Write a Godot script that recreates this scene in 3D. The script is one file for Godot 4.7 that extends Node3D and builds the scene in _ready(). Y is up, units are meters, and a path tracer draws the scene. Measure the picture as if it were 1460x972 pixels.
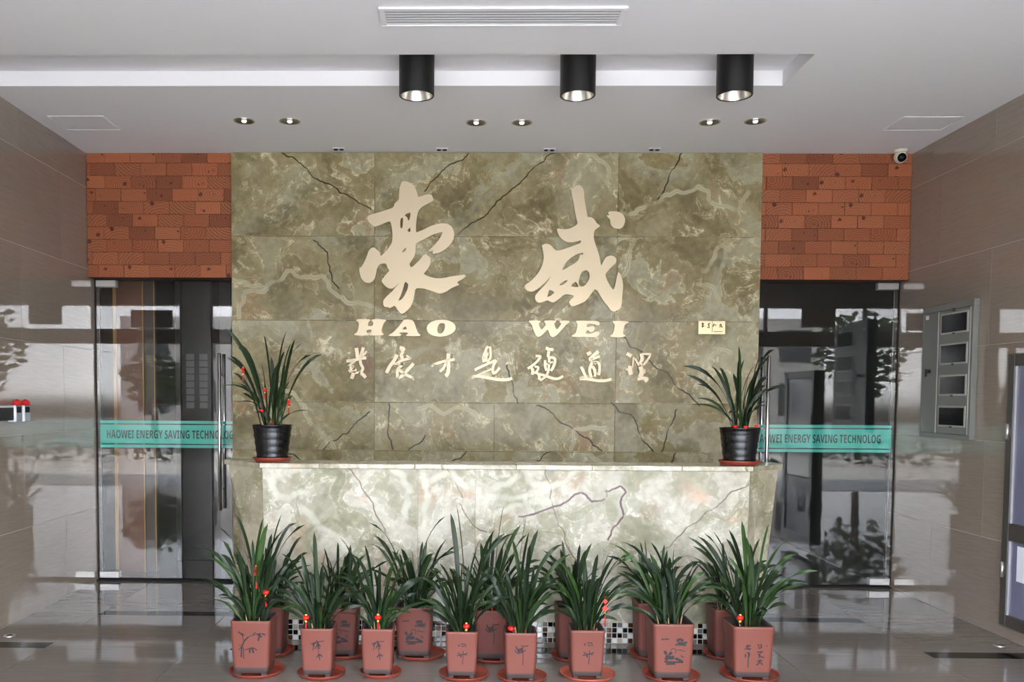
extends Node3D
# A lobby: onyx feature wall with brass characters, an onyx reception desk, potted orchids, glass doors on both sides.
# Metres, y up; the feature wall is the plane z = 0, the entrance lies at z = 7.

const CEIL := 3.137
const XL := -2.70
const XR := 3.214
const EYE := Vector3(0, 1.3745, 6.5306)

var M := {}
var rng := RandomNumberGenerator.new()
var names := {}

# ------------------------------------------------------------------ naming helpers
func numbered(called: String) -> String:
	if not names.has(called):
		names[called] = 0
		return called
	names[called] += 1
	return "%s_%03d" % [called, names[called]]

func tag(o: Node, label: String, category: String, group := "") -> void:
	o.set_meta("label", label)
	o.set_meta("category", category)
	if group:
		o.set_meta("group", group)

func thing(called: String, label: String, category: String, at := Vector3.ZERO, group := "", turn := 0.0) -> Node3D:
	var o := Node3D.new()
	o.name = numbered(called)
	add_child(o, true)
	o.position = at
	o.rotation.y = turn
	tag(o, label, category, group)
	return o

func structure(called: String, at := Vector3.ZERO) -> Node3D:
	var o := Node3D.new()
	o.name = called
	add_child(o, true)
	o.position = at
	o.set_meta("kind", "structure")
	return o

func put(called: String, mesh: Mesh, mat: Material, parent: Node = self, at := Vector3.ZERO) -> MeshInstance3D:
	var o := MeshInstance3D.new()
	o.name = called if parent != self else numbered(called)
	o.mesh = mesh
	o.material_override = mat
	o.cast_shadow = GeometryInstance3D.SHADOW_CASTING_SETTING_ON
	parent.add_child(o, true)
	o.position = at
	return o

# ------------------------------------------------------------------ mesh helpers
func begin() -> SurfaceTool:
	var st := SurfaceTool.new()
	st.begin(Mesh.PRIMITIVE_TRIANGLES)
	st.set_smooth_group(-1)
	return st

func done(st: SurfaceTool) -> ArrayMesh:
	st.generate_normals()
	return st.commit()

func face_uv(p: Vector3, n: Vector3, uvs: Vector2, uvo: Vector2) -> Vector2:
	var a := n.abs()
	var q := Vector2(p.x, -p.y)
	if a.x >= a.y and a.x >= a.z:
		q = Vector2(p.z, -p.y)
	elif a.y >= a.x and a.y >= a.z:
		q = Vector2(p.x, p.z)
	return q * uvs + uvo

func poly(st: SurfaceTool, pts: Array, out: Vector3, uvs := Vector2.ONE, uvo := Vector2.ZERO) -> void:
	# a convex polygon that faces «out»
	var n: Vector3 = (pts[1] - pts[0]).cross(pts[2] - pts[0])
	var order := range(pts.size())
	if n.dot(out) > 0:
		order.reverse()
	for k in range(1, pts.size() - 1):
		for i in [order[0], order[k], order[k + 1]]:
			st.set_uv(face_uv(pts[i], out, uvs, uvo))
			st.add_vertex(pts[i])

func box(st: SurfaceTool, c: Vector3, s: Vector3, ch := 0.0, uvs := Vector2.ONE, uvo := Vector2.ZERO) -> void:
	var h := s / 2
	ch = minf(ch, minf(h.x, minf(h.y, h.z)) * 0.9)
	for ax in 3:
		for sg in [-1.0, 1.0]:
			var u := (ax + 1) % 3
			var v := (ax + 2) % 3
			var pts := []
			for k in [[-1, -1], [1, -1], [1, 1], [-1, 1]]:
				var p := Vector3.ZERO
				p[ax] = sg * h[ax]
				p[u] = k[0] * (h[u] - ch)
				p[v] = k[1] * (h[v] - ch)
				pts.append(c + p)
			var n := Vector3.ZERO
			n[ax] = sg
			poly(st, pts, n, uvs, uvo)
	if ch <= 0:
		return
	for ax in 3:
		var u := (ax + 1) % 3
		var v := (ax + 2) % 3
		for su in [-1.0, 1.0]:
			for sv in [-1.0, 1.0]:
				var pts := []
				for k in [[-1, 0], [1, 0], [1, 1], [-1, 1]]:
					var p := Vector3.ZERO
					p[ax] = k[0] * (h[ax] - ch)
					p[u] = su * (h[u] - (ch if k[1] == 1 else 0.0))
					p[v] = sv * (h[v] - (ch if k[1] == 0 else 0.0))
					pts.append(c + p)
				var n := Vector3.ZERO
				n[u] = su
				n[v] = sv
				poly(st, pts, n, uvs, uvo)
	for sx in [-1.0, 1.0]:
		for sy in [-1.0, 1.0]:
			for sz in [-1.0, 1.0]:
				var q := Vector3(sx, sy, sz)
				poly(st, [c + q * Vector3(h.x, h.y - ch, h.z - ch), c + q * Vector3(h.x - ch, h.y, h.z - ch), c + q * Vector3(h.x - ch, h.y - ch, h.z)], q, uvs, uvo)

func box_mesh(c: Vector3, s: Vector3, ch := 0.0, uvs := Vector2.ONE, uvo := Vector2.ZERO) -> ArrayMesh:
	var st := begin()
	box(st, c, s, ch, uvs, uvo)
	return done(st)

func span(a: Vector3, b: Vector3, ch := 0.0, uvs := Vector2.ONE, uvo := Vector2.ZERO) -> ArrayMesh:
	return box_mesh((a + b) / 2, (b - a).abs(), ch, uvs, uvo)

func rings(st: SurfaceTool, loops: Array, close := true) -> void:
	# joins loops of equally many points, given from the bottom of the outside upwards and in again
	for i in loops.size() - 1:
		var a: PackedVector3Array = loops[i]
		var b: PackedVector3Array = loops[i + 1]
		var n := a.size()
		for k in (n if close else n - 1):
			var l := (k + 1) % n
			for p in [[a, k, i, k], [b, k, i + 1, k], [b, l, i + 1, k + 1], [a, k, i, k], [b, l, i + 1, k + 1], [a, l, i, k + 1]]:
				st.set_uv(Vector2(float(p[3]) / n, float(p[2]) / loops.size()))
				st.add_vertex(p[0][p[1]])

func lathe(st: SurfaceTool, prof: Array, c := Vector3.ZERO, seg := 32) -> void:
	var loops := []
	for p in prof:
		var l := PackedVector3Array()
		for k in seg:
			var a := -TAU * k / seg
			l.append(c + Vector3(p.x * cos(a), p.y, p.x * sin(a)))
		loops.append(l)
	rings(st, loops)

func lathe_mesh(prof: Array, c := Vector3.ZERO, seg := 32, smooth := true) -> ArrayMesh:
	var st := begin()
	if smooth:
		st.set_smooth_group(0)
	lathe(st, prof, c, seg)
	return done(st)

func tube(st: SurfaceTool, pts: Array, r: float, seg := 10) -> void:
	var loops := []
	for i in pts.size():
		var d: Vector3 = (pts[mini(i + 1, pts.size() - 1)] - pts[maxi(i - 1, 0)]).normalized()
		var u := d.cross(Vector3.UP if absf(d.y) < 0.9 else Vector3.RIGHT).normalized()
		var v := d.cross(u)
		var l := PackedVector3Array()
		for k in seg:
			var a := TAU * k / seg
			l.append(pts[i] + (u * cos(a) + v * sin(a)) * r)
		loops.append(l)
	var cap0 := PackedVector3Array()
	var cap1 := PackedVector3Array()
	for k in seg:
		cap0.append(pts[0])
		cap1.append(pts[-1])
	loops.push_front(cap0)
	loops.push_back(cap1)
	rings(st, loops)

func tube_mesh(pts: Array, r: float, seg := 10) -> ArrayMesh:
	var st := begin()
	st.set_smooth_group(0)
	tube(st, pts, r, seg)
	return done(st)

func plate(st: SurfaceTool, pts: PackedVector2Array, z0: float, z1: float) -> void:
	# a flat shape cut from sheet, in the plane z
	if Geometry2D.is_polygon_clockwise(pts):
		pts.reverse()
	var tri := Geometry2D.triangulate_polygon(pts)
	for i in range(0, tri.size(), 3):
		poly(st, [Vector3(pts[tri[i]].x, pts[tri[i]].y, z1), Vector3(pts[tri[i + 1]].x, pts[tri[i + 1]].y, z1), Vector3(pts[tri[i + 2]].x, pts[tri[i + 2]].y, z1)], Vector3.BACK)
	for i in pts.size():
		var a := pts[i]
		var b := pts[(i + 1) % pts.size()]
		var d := (b - a).normalized()
		poly(st, [Vector3(a.x, a.y, z0), Vector3(b.x, b.y, z0), Vector3(b.x, b.y, z1), Vector3(a.x, a.y, z1)], Vector3(d.y, -d.x, 0))

func smooth2(pts: PackedVector2Array, closed: bool, times := 1) -> PackedVector2Array:
	for t in times:
		var o := PackedVector2Array()
		var n := pts.size()
		for i in (n if closed else n - 1):
			var a := pts[i]
			var b := pts[(i + 1) % n]
			if closed or i > 0:
				o.append(a.lerp(b, 0.22))
			else:
				o.append(a)
			if closed or i < n - 2:
				o.append(a.lerp(b, 0.78))
			else:
				o.append(b)
		pts = o
	return pts

func v2(a: Array) -> PackedVector2Array:
	var o := PackedVector2Array()
	for i in range(0, a.size(), 2):
		o.append(Vector2(a[i], a[i + 1]))
	return o

func strokes(st: SurfaceTool, list: Array, map: Callable, unit: float, z0: float, z1: float) -> void:
	# brush strokes: each [width, x, y, x, y, ...] becomes a rounded ribbon of sheet
	for s in list:
		var p := smooth2(v2(s.slice(1)), false, 2)
		var q := PackedVector2Array()
		for x in p:
			q.append(map.call(x))
		for outline in Geometry2D.offset_polyline(q, s[0] * unit / 2, Geometry2D.JOIN_ROUND, Geometry2D.END_ROUND):
			if not Geometry2D.is_polygon_clockwise(outline):
				plate(st, outline, z0, z1)

# ------------------------------------------------------------------ materials
func mat(c: Color, rough := 0.5, metal := 0.0, spec := 0.5) -> StandardMaterial3D:
	var m := StandardMaterial3D.new()
	m.albedo_color = c
	m.roughness = rough
	m.metallic = metal
	m.metallic_specular = spec
	return m

func textured(t: Texture2D, rough := 0.5, spec := 0.5) -> StandardMaterial3D:
	var m := mat(Color.WHITE, rough, 0.0, spec)
	m.albedo_texture = t
	return m

func noise(seed_: int, freq: float, oct := 4, warp := 0.0, warpf := 1.0) -> FastNoiseLite:
	var n := FastNoiseLite.new()
	n.seed = seed_
	n.noise_type = FastNoiseLite.TYPE_SIMPLEX_SMOOTH
	n.frequency = freq
	n.fractal_octaves = oct
	if warp > 0:
		n.domain_warp_enabled = true
		n.domain_warp_type = FastNoiseLite.DOMAIN_WARP_SIMPLEX
		n.domain_warp_amplitude = warp
		n.domain_warp_frequency = warpf
		n.domain_warp_fractal_octaves = 3
	return n

func stamp(data: PackedByteArray, w: int, h: int, pts: PackedVector2Array, r: float, c: Color, alpha: float, soft: float, wob := 0.0, seed_ := 1) -> PackedByteArray:
	# draws a wandering line (a crack, a vein) into an RGB picture
	var nz := noise(seed_, 0.009, 5)
	var total := 0.0
	for i in pts.size() - 1:
		var a := pts[i]
		var b := pts[i + 1]
		var len_ := a.distance_to(b)
		var n := int(len_ / maxf(0.6, r * 0.5)) + 1
		var side := (b - a).orthogonal().normalized()
		for k in n:
			var t := float(k) / n
			var s := total + len_ * t
			var p := a.lerp(b, t) + side * nz.get_noise_1d(s) * wob
			var rr := r * (1.0 + 0.7 * nz.get_noise_2d(s * 2.0, 50.0))
			var al := alpha * clampf(0.75 + 1.1 * nz.get_noise_2d(s * 1.3, 150.0), 0.15, 1.0)
			var e := int(ceil(rr + soft))
			for y in range(maxi(0, int(p.y) - e), mini(h, int(p.y) + e + 1)):
				for x in range(maxi(0, int(p.x) - e), mini(w, int(p.x) + e + 1)):
					var d := p.distance_to(Vector2(x, y))
					var f := al * clampf((rr + soft - d) / maxf(soft, 0.01), 0.0, 1.0)
					if f > 0.0:
						f *= 0.6
						var o := (y * w + x) * 3
						data[o] = int(lerpf(data[o], c.r8, f))
						data[o + 1] = int(lerpf(data[o + 1], c.g8, f))
						data[o + 2] = int(lerpf(data[o + 2], c.b8, f))
		total += len_
	return data

func ramp(x: float, a: float, b: float) -> float:
	var t := clampf((x - a) / (b - a), 0.0, 1.0)
	return t * t * (3 - 2 * t)

func onyx(w: int, h: int, wm: float, hm: float, sd: int, pal: Array, cols: Array, rows: Array, bands: float, fk: float) -> PackedByteArray:
	# banded onyx: a folded field is cut into patches of different tone; pale lines with a brown shadow run along
	# the borders, agate bands gather where the mask is strong, milk and rust lie between
	var nf := noise(sd, 0.95 * fk, 3, 0.40 / fk, 1.7 * fk)
	var nc := noise(sd + 1, 1.7 * fk, 5, 0.25 / fk, 2.0 * fk)
	var ng := noise(sd + 2, 16.0, 4)
	var nm := noise(sd + 3, 0.9 * fk, 2)
	var nr := noise(sd + 4, 2.2, 4, 0.3, 3.0)
	var data := PackedByteArray()
	data.resize(w * h * 3)
	var tones: Array = pal[0]
	var dark: Color = pal[1]
	var cream: Color = pal[2]
	var milk: Color = pal[3]
	var rust: Color = pal[4]
	var brown: Color = pal[5]
	var o := 0
	for y in h:
		var Y := hm * y / h
		var ri := 0
		for r in rows:
			if Y > r:
				ri += 1
		for x in w:
			var X := wm * x / w
			var ci := 0
			for c in cols:
				if X > c:
					ci += 1
			var px := X + ci * 13.7 + ri * 3.1
			var py := Y + ri * 7.3 + ci * 1.7
			var f := nf.get_noise_2d(px, py)
			var c := nc.get_noise_2d(px, py)
			var g := ng.get_noise_2d(px, py)
			var r := nr.get_noise_2d(px, py)
			var m := ramp(nm.get_noise_2d(px, py) + c * 0.3, -0.1 - bands, 0.3 - bands)
			var q := (f + 0.05 * r + 0.02 * g) * 5.2 + 10.0
			var lv := int(floor(q))
			var e := q - lv
			var ta: Color = tones[(lv * 3 + ci + ri * 2) % tones.size()]
			var tb: Color = tones[((lv + 1) * 3 + ci + ri * 2) % tones.size()]
			var k := ta.lerp(tb, ramp(e, 0.86, 1.0))
			k = k.lerp(dark, ramp(-c, 0.08, 0.5) * 0.55)
			k = k.lerp(milk, ramp(c - 0.3 * g, 0.22, 0.5) * 0.4)
			var d := minf(e, 1.0 - e)
			var strong := (0.55 + 0.45 * m) * clampf(0.75 + 1.4 * r + 0.6 * c, 0.0, 1.0)
			k = k.lerp(cream, clampf(strong * (exp(-d * d / 0.005) * 0.95 + exp(-d / 0.12) * 0.5 * m), 0.0, 0.92) * clampf(0.85 + g, 0.4, 1.0))
			var d2 := absf(d - 0.12)
			k = k.lerp(brown, exp(-d2 * d2 / 0.0012) * 0.42 * strong)
			k = k.lerp(cream, (0.5 + 0.5 * cos(d * 52.0)) * exp(-d / 0.22) * 0.42 * m * strong)
			k = k.lerp(rust, ramp(r, 0.28, 0.55) * ramp(m, 0.3, 0.8) * 0.5)
			var t := 1.0 + g * 0.1 + c * 0.08
			data[o] = clampi(int(k.r * t * 255), 0, 255)
			data[o + 1] = clampi(int(k.g * t * 255), 0, 255)
			data[o + 2] = clampi(int(k.b * t * 255), 0, 255)
			o += 3
	return data

func as_texture(data: PackedByteArray, w: int, h: int) -> ImageTexture:
	return ImageTexture.create_from_image(Image.create_from_data(w, h, false, Image.FORMAT_RGB8, data))

func wall_onyx() -> ImageTexture:
	var w := 1280
	var h := 720
	var wm := 3.79
	var hm := 2.13
	var d := onyx(w, h, wm, hm, 31, [[Color(.535, .485, .365), Color(.565, .53, .435), Color(.50, .455, .345), Color(.60, .575, .49), Color(.55, .505, .39)], Color(.41, .37, .27), Color(.80, .75, .645), Color(.65, .64, .575), Color(.57, .44, .32), Color(.40, .345, .25)], [1.03, 2.765], [0.59, 1.19, 1.775], 0.16, 1.0)
	var q := Vector2(w / 756.0, h / 421.0)
	var crack := Color(.2, .18, .14)
	for c in [[404, 220, 458, 253, 488, 273, 533, 297], [671, 220, 640, 245, 607, 273], [792, 220, 757, 252, 700, 298, 655, 333], [972, 220, 955, 250, 938, 284], [530, 585, 490, 617, 452, 651], [558, 573, 561, 610, 564, 652], [611, 618, 590, 636, 573, 653], [771, 575, 820, 605, 868, 640], [878, 570, 905, 592, 945, 654], [972, 579, 955, 620, 944, 654], [893, 476, 930, 510, 966, 540, 1004, 575], [728, 516, 738, 545, 746, 572], [449, 342, 470, 370, 487, 410]]:
		var p := PackedVector2Array()
		for k in range(0, c.size(), 2):
			p.append(Vector2(c[k] - 331, c[k + 1] - 219) * q)
		d = stamp(d, w, h, p, 0.75, crack, 0.95, 1.1, 17.0, c[0])
	var vein := Color(.74, .71, .62)
	for c in [[331, 398, 360, 402, 395, 398, 410, 384, 430, 393, 460, 392, 468, 410, 490, 428, 533, 437], [345, 470, 352, 420, 380, 405], [838, 222, 862, 240, 874, 262], [900, 306, 925, 292, 945, 278, 975, 272, 1000, 262, 1015, 285, 1050, 292, 1068, 272], [1005, 385, 1018, 365, 1030, 350, 1045, 352, 1040, 380], [997, 402, 1020, 415, 1030, 430], [395, 545, 420, 560, 440, 600, 480, 640], [880, 345, 905, 340, 900, 380, 890, 392], [1008, 535, 1014, 505, 1030, 490, 1048, 500], [610, 600, 600, 580, 625, 578, 660, 580, 690, 600], [820, 640, 830, 610, 870, 600]]:
		var p := PackedVector2Array()
		for k in range(0, c.size(), 2):
			p.append(Vector2(c[k] - 331, c[k + 1] - 219) * q)
		d = stamp(d, w, h, p, 2.4, vein, 0.5, 4.5, 26.0, c[0] + 7)
		d = stamp(d, w, h, p, 0.5, Color(.42, .36, .27), 0.3, 0.9, 26.0, c[0] + 7)
	d = stamp(d, w, h, PackedVector2Array([Vector2(512 - 331, 485 - 219) * q, Vector2(524 - 331, 515 - 219) * q, Vector2(527 - 331, 535 - 219) * q]), 12.0, Color(.50, .36, .33), 0.28, 9.0, 6.0, 5)
	return as_texture(d, w, h)

func desk_onyx() -> ImageTexture:
	var w := 1280
	var h := 420
	var d := onyx(w, h, 2.75, 0.9, 77, [[Color(.63, .615, .555), Color(.685, .665, .62), Color(.58, .575, .50), Color(.72, .70, .66), Color(.645, .63, .575)], Color(.55, .54, .455), Color(.84, .825, .785), Color(.735, .74, .715), Color(.68, .56, .47), Color(.55, .52, .45)], [0.88, 1.205], [], 0.4, 1.7)
	var q := Vector2(w / 698.0, h / 226.0)
	var mauve := Color(.40, .31, .34)
	for c in [[806, 718, 818, 707, 828, 705, 844, 717, 861, 709, 862, 699, 884, 695, 891, 702, 885, 718, 885, 735, 875, 751, 868, 771], [740, 738, 762, 732, 785, 726, 806, 718]]:
		var p := PackedVector2Array()
		for k in range(0, c.size(), 2):
			p.append(Vector2(c[k] - 372, c[k + 1] - 668) * q)
		d = stamp(d, w, h, p, 6.0, Color(.80, .79, .76), 0.14, 7.0, 4.0, c[0])
		d = stamp(d, w, h, p, 1.3, mauve, 0.9, 1.8, 13.0, c[0])
	for c in [[777, 672, 786, 695, 790, 718, 792, 740, 806, 767, 815, 781, 821, 807], [1070, 682, 1016, 724, 973, 761, 942, 787], [495, 670, 512, 692, 525, 714, 539, 741, 552, 762], [637, 671, 652, 695, 660, 712], [655, 720, 672, 745, 695, 762]]:
		var p := PackedVector2Array()
		for k in range(0, c.size(), 2):
			p.append(Vector2(c[k] - 372, c[k + 1] - 668) * q)
		d = stamp(d, w, h, p, 0.9, Color(.45, .40, .36), 0.8, 1.2, 14.0, c[0])
	var white := Color(.82, .81, .77)
	for c in [[700, 700, 730, 690, 750, 672, 760, 690, 780, 688], [690, 720, 720, 705, 750, 712, 775, 700, 800, 690, 830, 672], [700, 740, 730, 726, 760, 715, 790, 712], [385, 690, 392, 712, 410, 715, 440, 705], [380, 670, 400, 676, 440, 672], [560, 672, 585, 700, 578, 730, 580, 745], [600, 672, 606, 720, 604, 790], [610, 690, 640, 680, 665, 700], [428, 728, 450, 745, 470, 765, 500, 790]]:
		var p := PackedVector2Array()
		for k in range(0, c.size(), 2):
			p.append(Vector2(c[k] - 372, c[k + 1] - 668) * q)
		d = stamp(d, w, h, p, 6.0, white, 0.35, 6.0, 20.0, c[0] + 3)
	d = stamp(d, w, h, PackedVector2Array([Vector2(975 - 372, 690 - 668) * q, Vector2(985 - 372, 700 - 668) * q, Vector2(1010 - 372, 712 - 668) * q]), 14.0, Color(.80, .64, .54), 0.22, 12.0, 10.0, 8)
	d = stamp(d, w, h, PackedVector2Array([Vector2(430 - 372, 740 - 668) * q, Vector2(420 - 372, 790 - 668) * q, Vector2(470 - 372, 800 - 668) * q]), 10.0, Color(.70, .60, .50), 0.2, 10.0, 12.0, 9)
	return as_texture(d, w, h)

func streaks(w: int, h: int, a: Color, b: Color, fx: float, fy: float, sd: int, vein := 0.0) -> ImageTexture:
	# sawn stone with long straight grain; tiles with no seam needed, panels are smaller than the picture
	var n1 := noise(sd, 1.0, 4)
	var n2 := noise(sd + 1, 1.0, 3)
	var data := PackedByteArray()
	data.resize(w * h * 3)
	var o := 0
	for y in h:
		for x in w:
			var sl := y + x * 0.03
			var g := 0.5 + 0.9 * n1.get_noise_2d(x * fx, sl * fy) + 0.25 * n2.get_noise_2d(x * fx * 4.0, sl * fy * 5.0)
			var k := a.lerp(b, clampf(g, 0.0, 1.0))
			data[o] = k.r8
			data[o + 1] = k.g8
			data[o + 2] = k.b8
			o += 3
	return as_texture(data, w, h)

func end_grain() -> ImageTexture:
	# an atlas of 4 x 8 sawn block ends with growth rings, knots and checks
	var w := 1024
	var h := 1024
	var data := PackedByteArray()
	data.resize(w * h * 3)
	var nz := noise(5, 0.012, 3)
	var nf := noise(6, 0.2, 2)
	var r := RandomNumberGenerator.new()
	r.seed = 404
	for cy in 8:
		for cx in 4:
			var mode := r.randf()
			var c := Vector2(r.randf_range(40, 216), r.randf_range(30, 140))
			if mode > 0.45:
				c = Vector2(r.randf_range(-60, 300), r.randf_range(110, 230) if r.randf() < 0.5 else r.randf_range(-110, 20))
			var pitch := r.randf_range(19.0, 32.0)
			var tone := r.randf_range(0.9, 1.1)
			var base := Color(.655, .395, .265).lerp(Color(.575, .325, .215), r.randf()) * tone
			var knot := Vector2(r.randf_range(20, 236), r.randf_range(20, 108)) if r.randf() < 0.5 else Vector2(-999, 0)
			var kr := r.randf_range(9, 24)
			var strength := r.randf_range(0.2, 0.46)
			var sq := r.randf_range(0.8, 1.0)
			for y in 128:
				var o := ((cy * 128 + y) * w + cx * 256) * 3
				for x in 256:
					var gx := cx * 256 + x
					var gy := cy * 128 + y
					var p := Vector2(x - c.x, (y - c.y) / sq)
					var d := p.length() + nz.get_noise_2d(gx, gy) * 7.0
					var ph := fposmod(d / pitch, 1.0)
					var ring := pow(ph, 1.8) * (1.0 if ph < 0.9 else (1.0 - ph) / 0.1)
					var f := nf.get_noise_2d(gx, gy)
					var k := base * (1.0 - strength * ring + 0.06 * f)
					if d < 5.0:
						k = k * 0.45
					var kd := Vector2(x, y).distance_to(knot) + nz.get_noise_2d(gx * 3.0, gy * 3.0) * 8.0
					if kd < kr:
						k = k.lerp(Color(.27, .12, .085), ramp(kr - kd, 0.0, 5.0) * 0.8)
					data[o] = clampi(int(k.r * 255), 0, 255)
					data[o + 1] = clampi(int(k.g * 255), 0, 255)
					data[o + 2] = clampi(int(k.b * 255), 0, 255)
					o += 3
	return as_texture(data, w, h)

func make_materials() -> void:
	M.wall_onyx = textured(wall_onyx(), 0.2, 0.32)
	M.wall_onyx.albedo_color = Color(.99, .995, .965)
	M.desk_onyx = textured(desk_onyx(), 0.12, 0.32)
	M.desk_onyx.albedo_color = Color(.93, .925, .90)
	var marble := streaks(1024, 512, Color(.548, .503, .458), Color(.578, .533, .488), 0.005, 0.11, 21)
	for i in 3:
		var m := textured(marble, 0.0, 0.56)
		m.clearcoat_enabled = true
		m.clearcoat = 0.3
		m.clearcoat_roughness = 0.0
		m.albedo_color = [Color(1, 1, 1), Color(.97, .97, .97), Color(.985, .98, .97)][i]
		M["marble%d" % i] = m
	var tile := streaks(1024, 512, Color(.47, .438, .412), Color(.51, .475, .447), 0.004, 0.1, 33)
	for i in 3:
		var m := textured(tile, 0.03, 0.6)
		m.albedo_color = [Color(1, 1, 1), Color(.96, .96, .96), Color(.98, .975, .97)][i]
		M["tile%d" % i] = m
	M.inlay = mat(Color(.12, .11, .105), 0.06, 0, 0.35)
	M.grout_pale = mat(Color(.76, .75, .72), 0.8)
	M.grout = mat(Color(.30, .28, .26), 0.7)
	M.wood = textured(end_grain(), 0.55, 0.35)
	M.wood_gap = mat(Color(.22, .10, .06), 0.9)
	M.paint = mat(Color(.88, .875, .885), 0.85, 0, 0.3)
	M.paint_panel = mat(Color(.865, .86, .87), 0.8, 0, 0.3)
	M.white_metal = mat(Color(.86, .86, .87), 0.45)
	M.vent_back = mat(Color(.36, .36, .37), 0.7)
	M.brass = mat(Color(.80, .735, .62), 0.42, 0.4)
	M.gold = mat(Color(.80, .735, .59), 0.33, 0.7)
	M.gold_ink = mat(Color(.25, .17, .07), 0.6)
	M.black = mat(Color(.028, .028, .031), 0.5)
	M.chrome = mat(Color(.92, .92, .92), 0.2, 1.0)
	M.reflector = mat(Color(.78, .76, .73), 0.28, 1.0)
	M.steel = mat(Color(.74, .73, .72), 0.28, 0.85)
	M.dark_gap = mat(Color(.04, .04, .04), 0.8)
	var bulb := mat(Color(1, 1, 1), 0.4)
	bulb.emission_enabled = true
	bulb.emission = Color(1, .98, .94)
	bulb.emission_energy_multiplier = .12
	M.bulb = bulb
	var glass := mat(Color(.86, .92, .90, 0.004), 0.0)
	glass.transparency = BaseMaterial3D.TRANSPARENCY_ALPHA
	M.glass = glass
	M.film = mat(Color(.20, .63, .57), 0.35)
	M.ink = mat(Color(.035, .05, .05), 0.5)
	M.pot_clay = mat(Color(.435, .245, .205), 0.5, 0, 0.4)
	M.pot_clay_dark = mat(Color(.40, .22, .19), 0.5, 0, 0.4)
	M.pot_foot = mat(Color(.285, .235, .225), 0.55)
	M.pot_inside = mat(Color(.20, .15, .14), 0.8)
	M.pot_paint = mat(Color(.135, .115, .125), 0.7)
	M.saucer = mat(Color(.52, .22, .16), 0.4)
	M.saucer_pale = mat(Color(.66, .33, .25), 0.45)
	M.soil = mat(Color(.15, .12, .10), 0.95)
	M.black_pot = mat(Color(.055, .055, .062), 0.24)
	for i in 6:
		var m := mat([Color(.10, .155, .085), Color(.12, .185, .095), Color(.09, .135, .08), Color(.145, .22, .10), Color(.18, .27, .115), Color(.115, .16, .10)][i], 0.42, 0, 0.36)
		m.backlight_enabled = true
		m.backlight = Color(.10, .16, .06)
		M["leaf%d" % i] = m
	M.sheath = mat(Color(.63, .52, .38), 0.7)
	M.sheath_brown = mat(Color(.42, .24, .15), 0.7)
	M.red = mat(Color(.80, .06, .045), 0.45)
	M.red_tassel = mat(Color(.72, .10, .09), 0.8)
	M.red_paper = mat(Color(.80, .20, .13), 0.6)
	M.yellow = mat(Color(.92, .78, .30), 0.4)
	M.green_bead = mat(Color(.45, .80, .35), 0.4)
	M.cabinet = mat(Color(.43, .435, .415), 0.42, 0, 0.5)
	M.cabinet_rim = mat(Color(.66, .65, .62), 0.4, 0.2)
	M.dark_glass = mat(Color(.03, .033, .04), 0.1, 0, 0.2)
	M.alu_dark = mat(Color(.30, .285, .265), 0.4, 0.3)
	M.alu_pale = mat(Color(.60, .60, .62), 0.35, 0.4)
	M.lilac_glass = mat(Color(.44, .44, .53), 0.12, 0, 0.6)
	M.paper = mat(Color(.86, .87, .90), 0.8)
	M.camera_shell = mat(Color(.80, .78, .72), 0.4)
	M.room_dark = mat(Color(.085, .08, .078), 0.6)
	M.room_floor = mat(Color(.34, .315, .295), 0.06)
	M.room_wood = mat(Color(.36, .22, .14), 0.4)
	M.room_wood_dark = mat(Color(.21, .15, .11), 0.4)
	M.room_wood_pale = mat(Color(.47, .31, .19), 0.4)
	M.gold_strip = mat(Color(.62, .48, .27), 0.35, 0.4)
	M.door_black = mat(Color(.035, .035, .037), 0.35)
	M.door_pane = mat(Color(.42, .42, .42), 0.3)
	M.concrete = mat(Color(.74, .72, .69), 0.9)
	M.asphalt = mat(Color(.36, .36, .37), 0.9)
	M.building = mat(Color(.66, .65, .64), 0.9)
	M.building_glass = mat(Color(.12, .15, .18), 0.08)
	M.frame_dark = mat(Color(.12, .12, .125), 0.4)
	M.hedge = mat(Color(.15, .23, .10), 0.8)
	M.bark = mat(Color(.25, .20, .16), 0.9)

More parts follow.
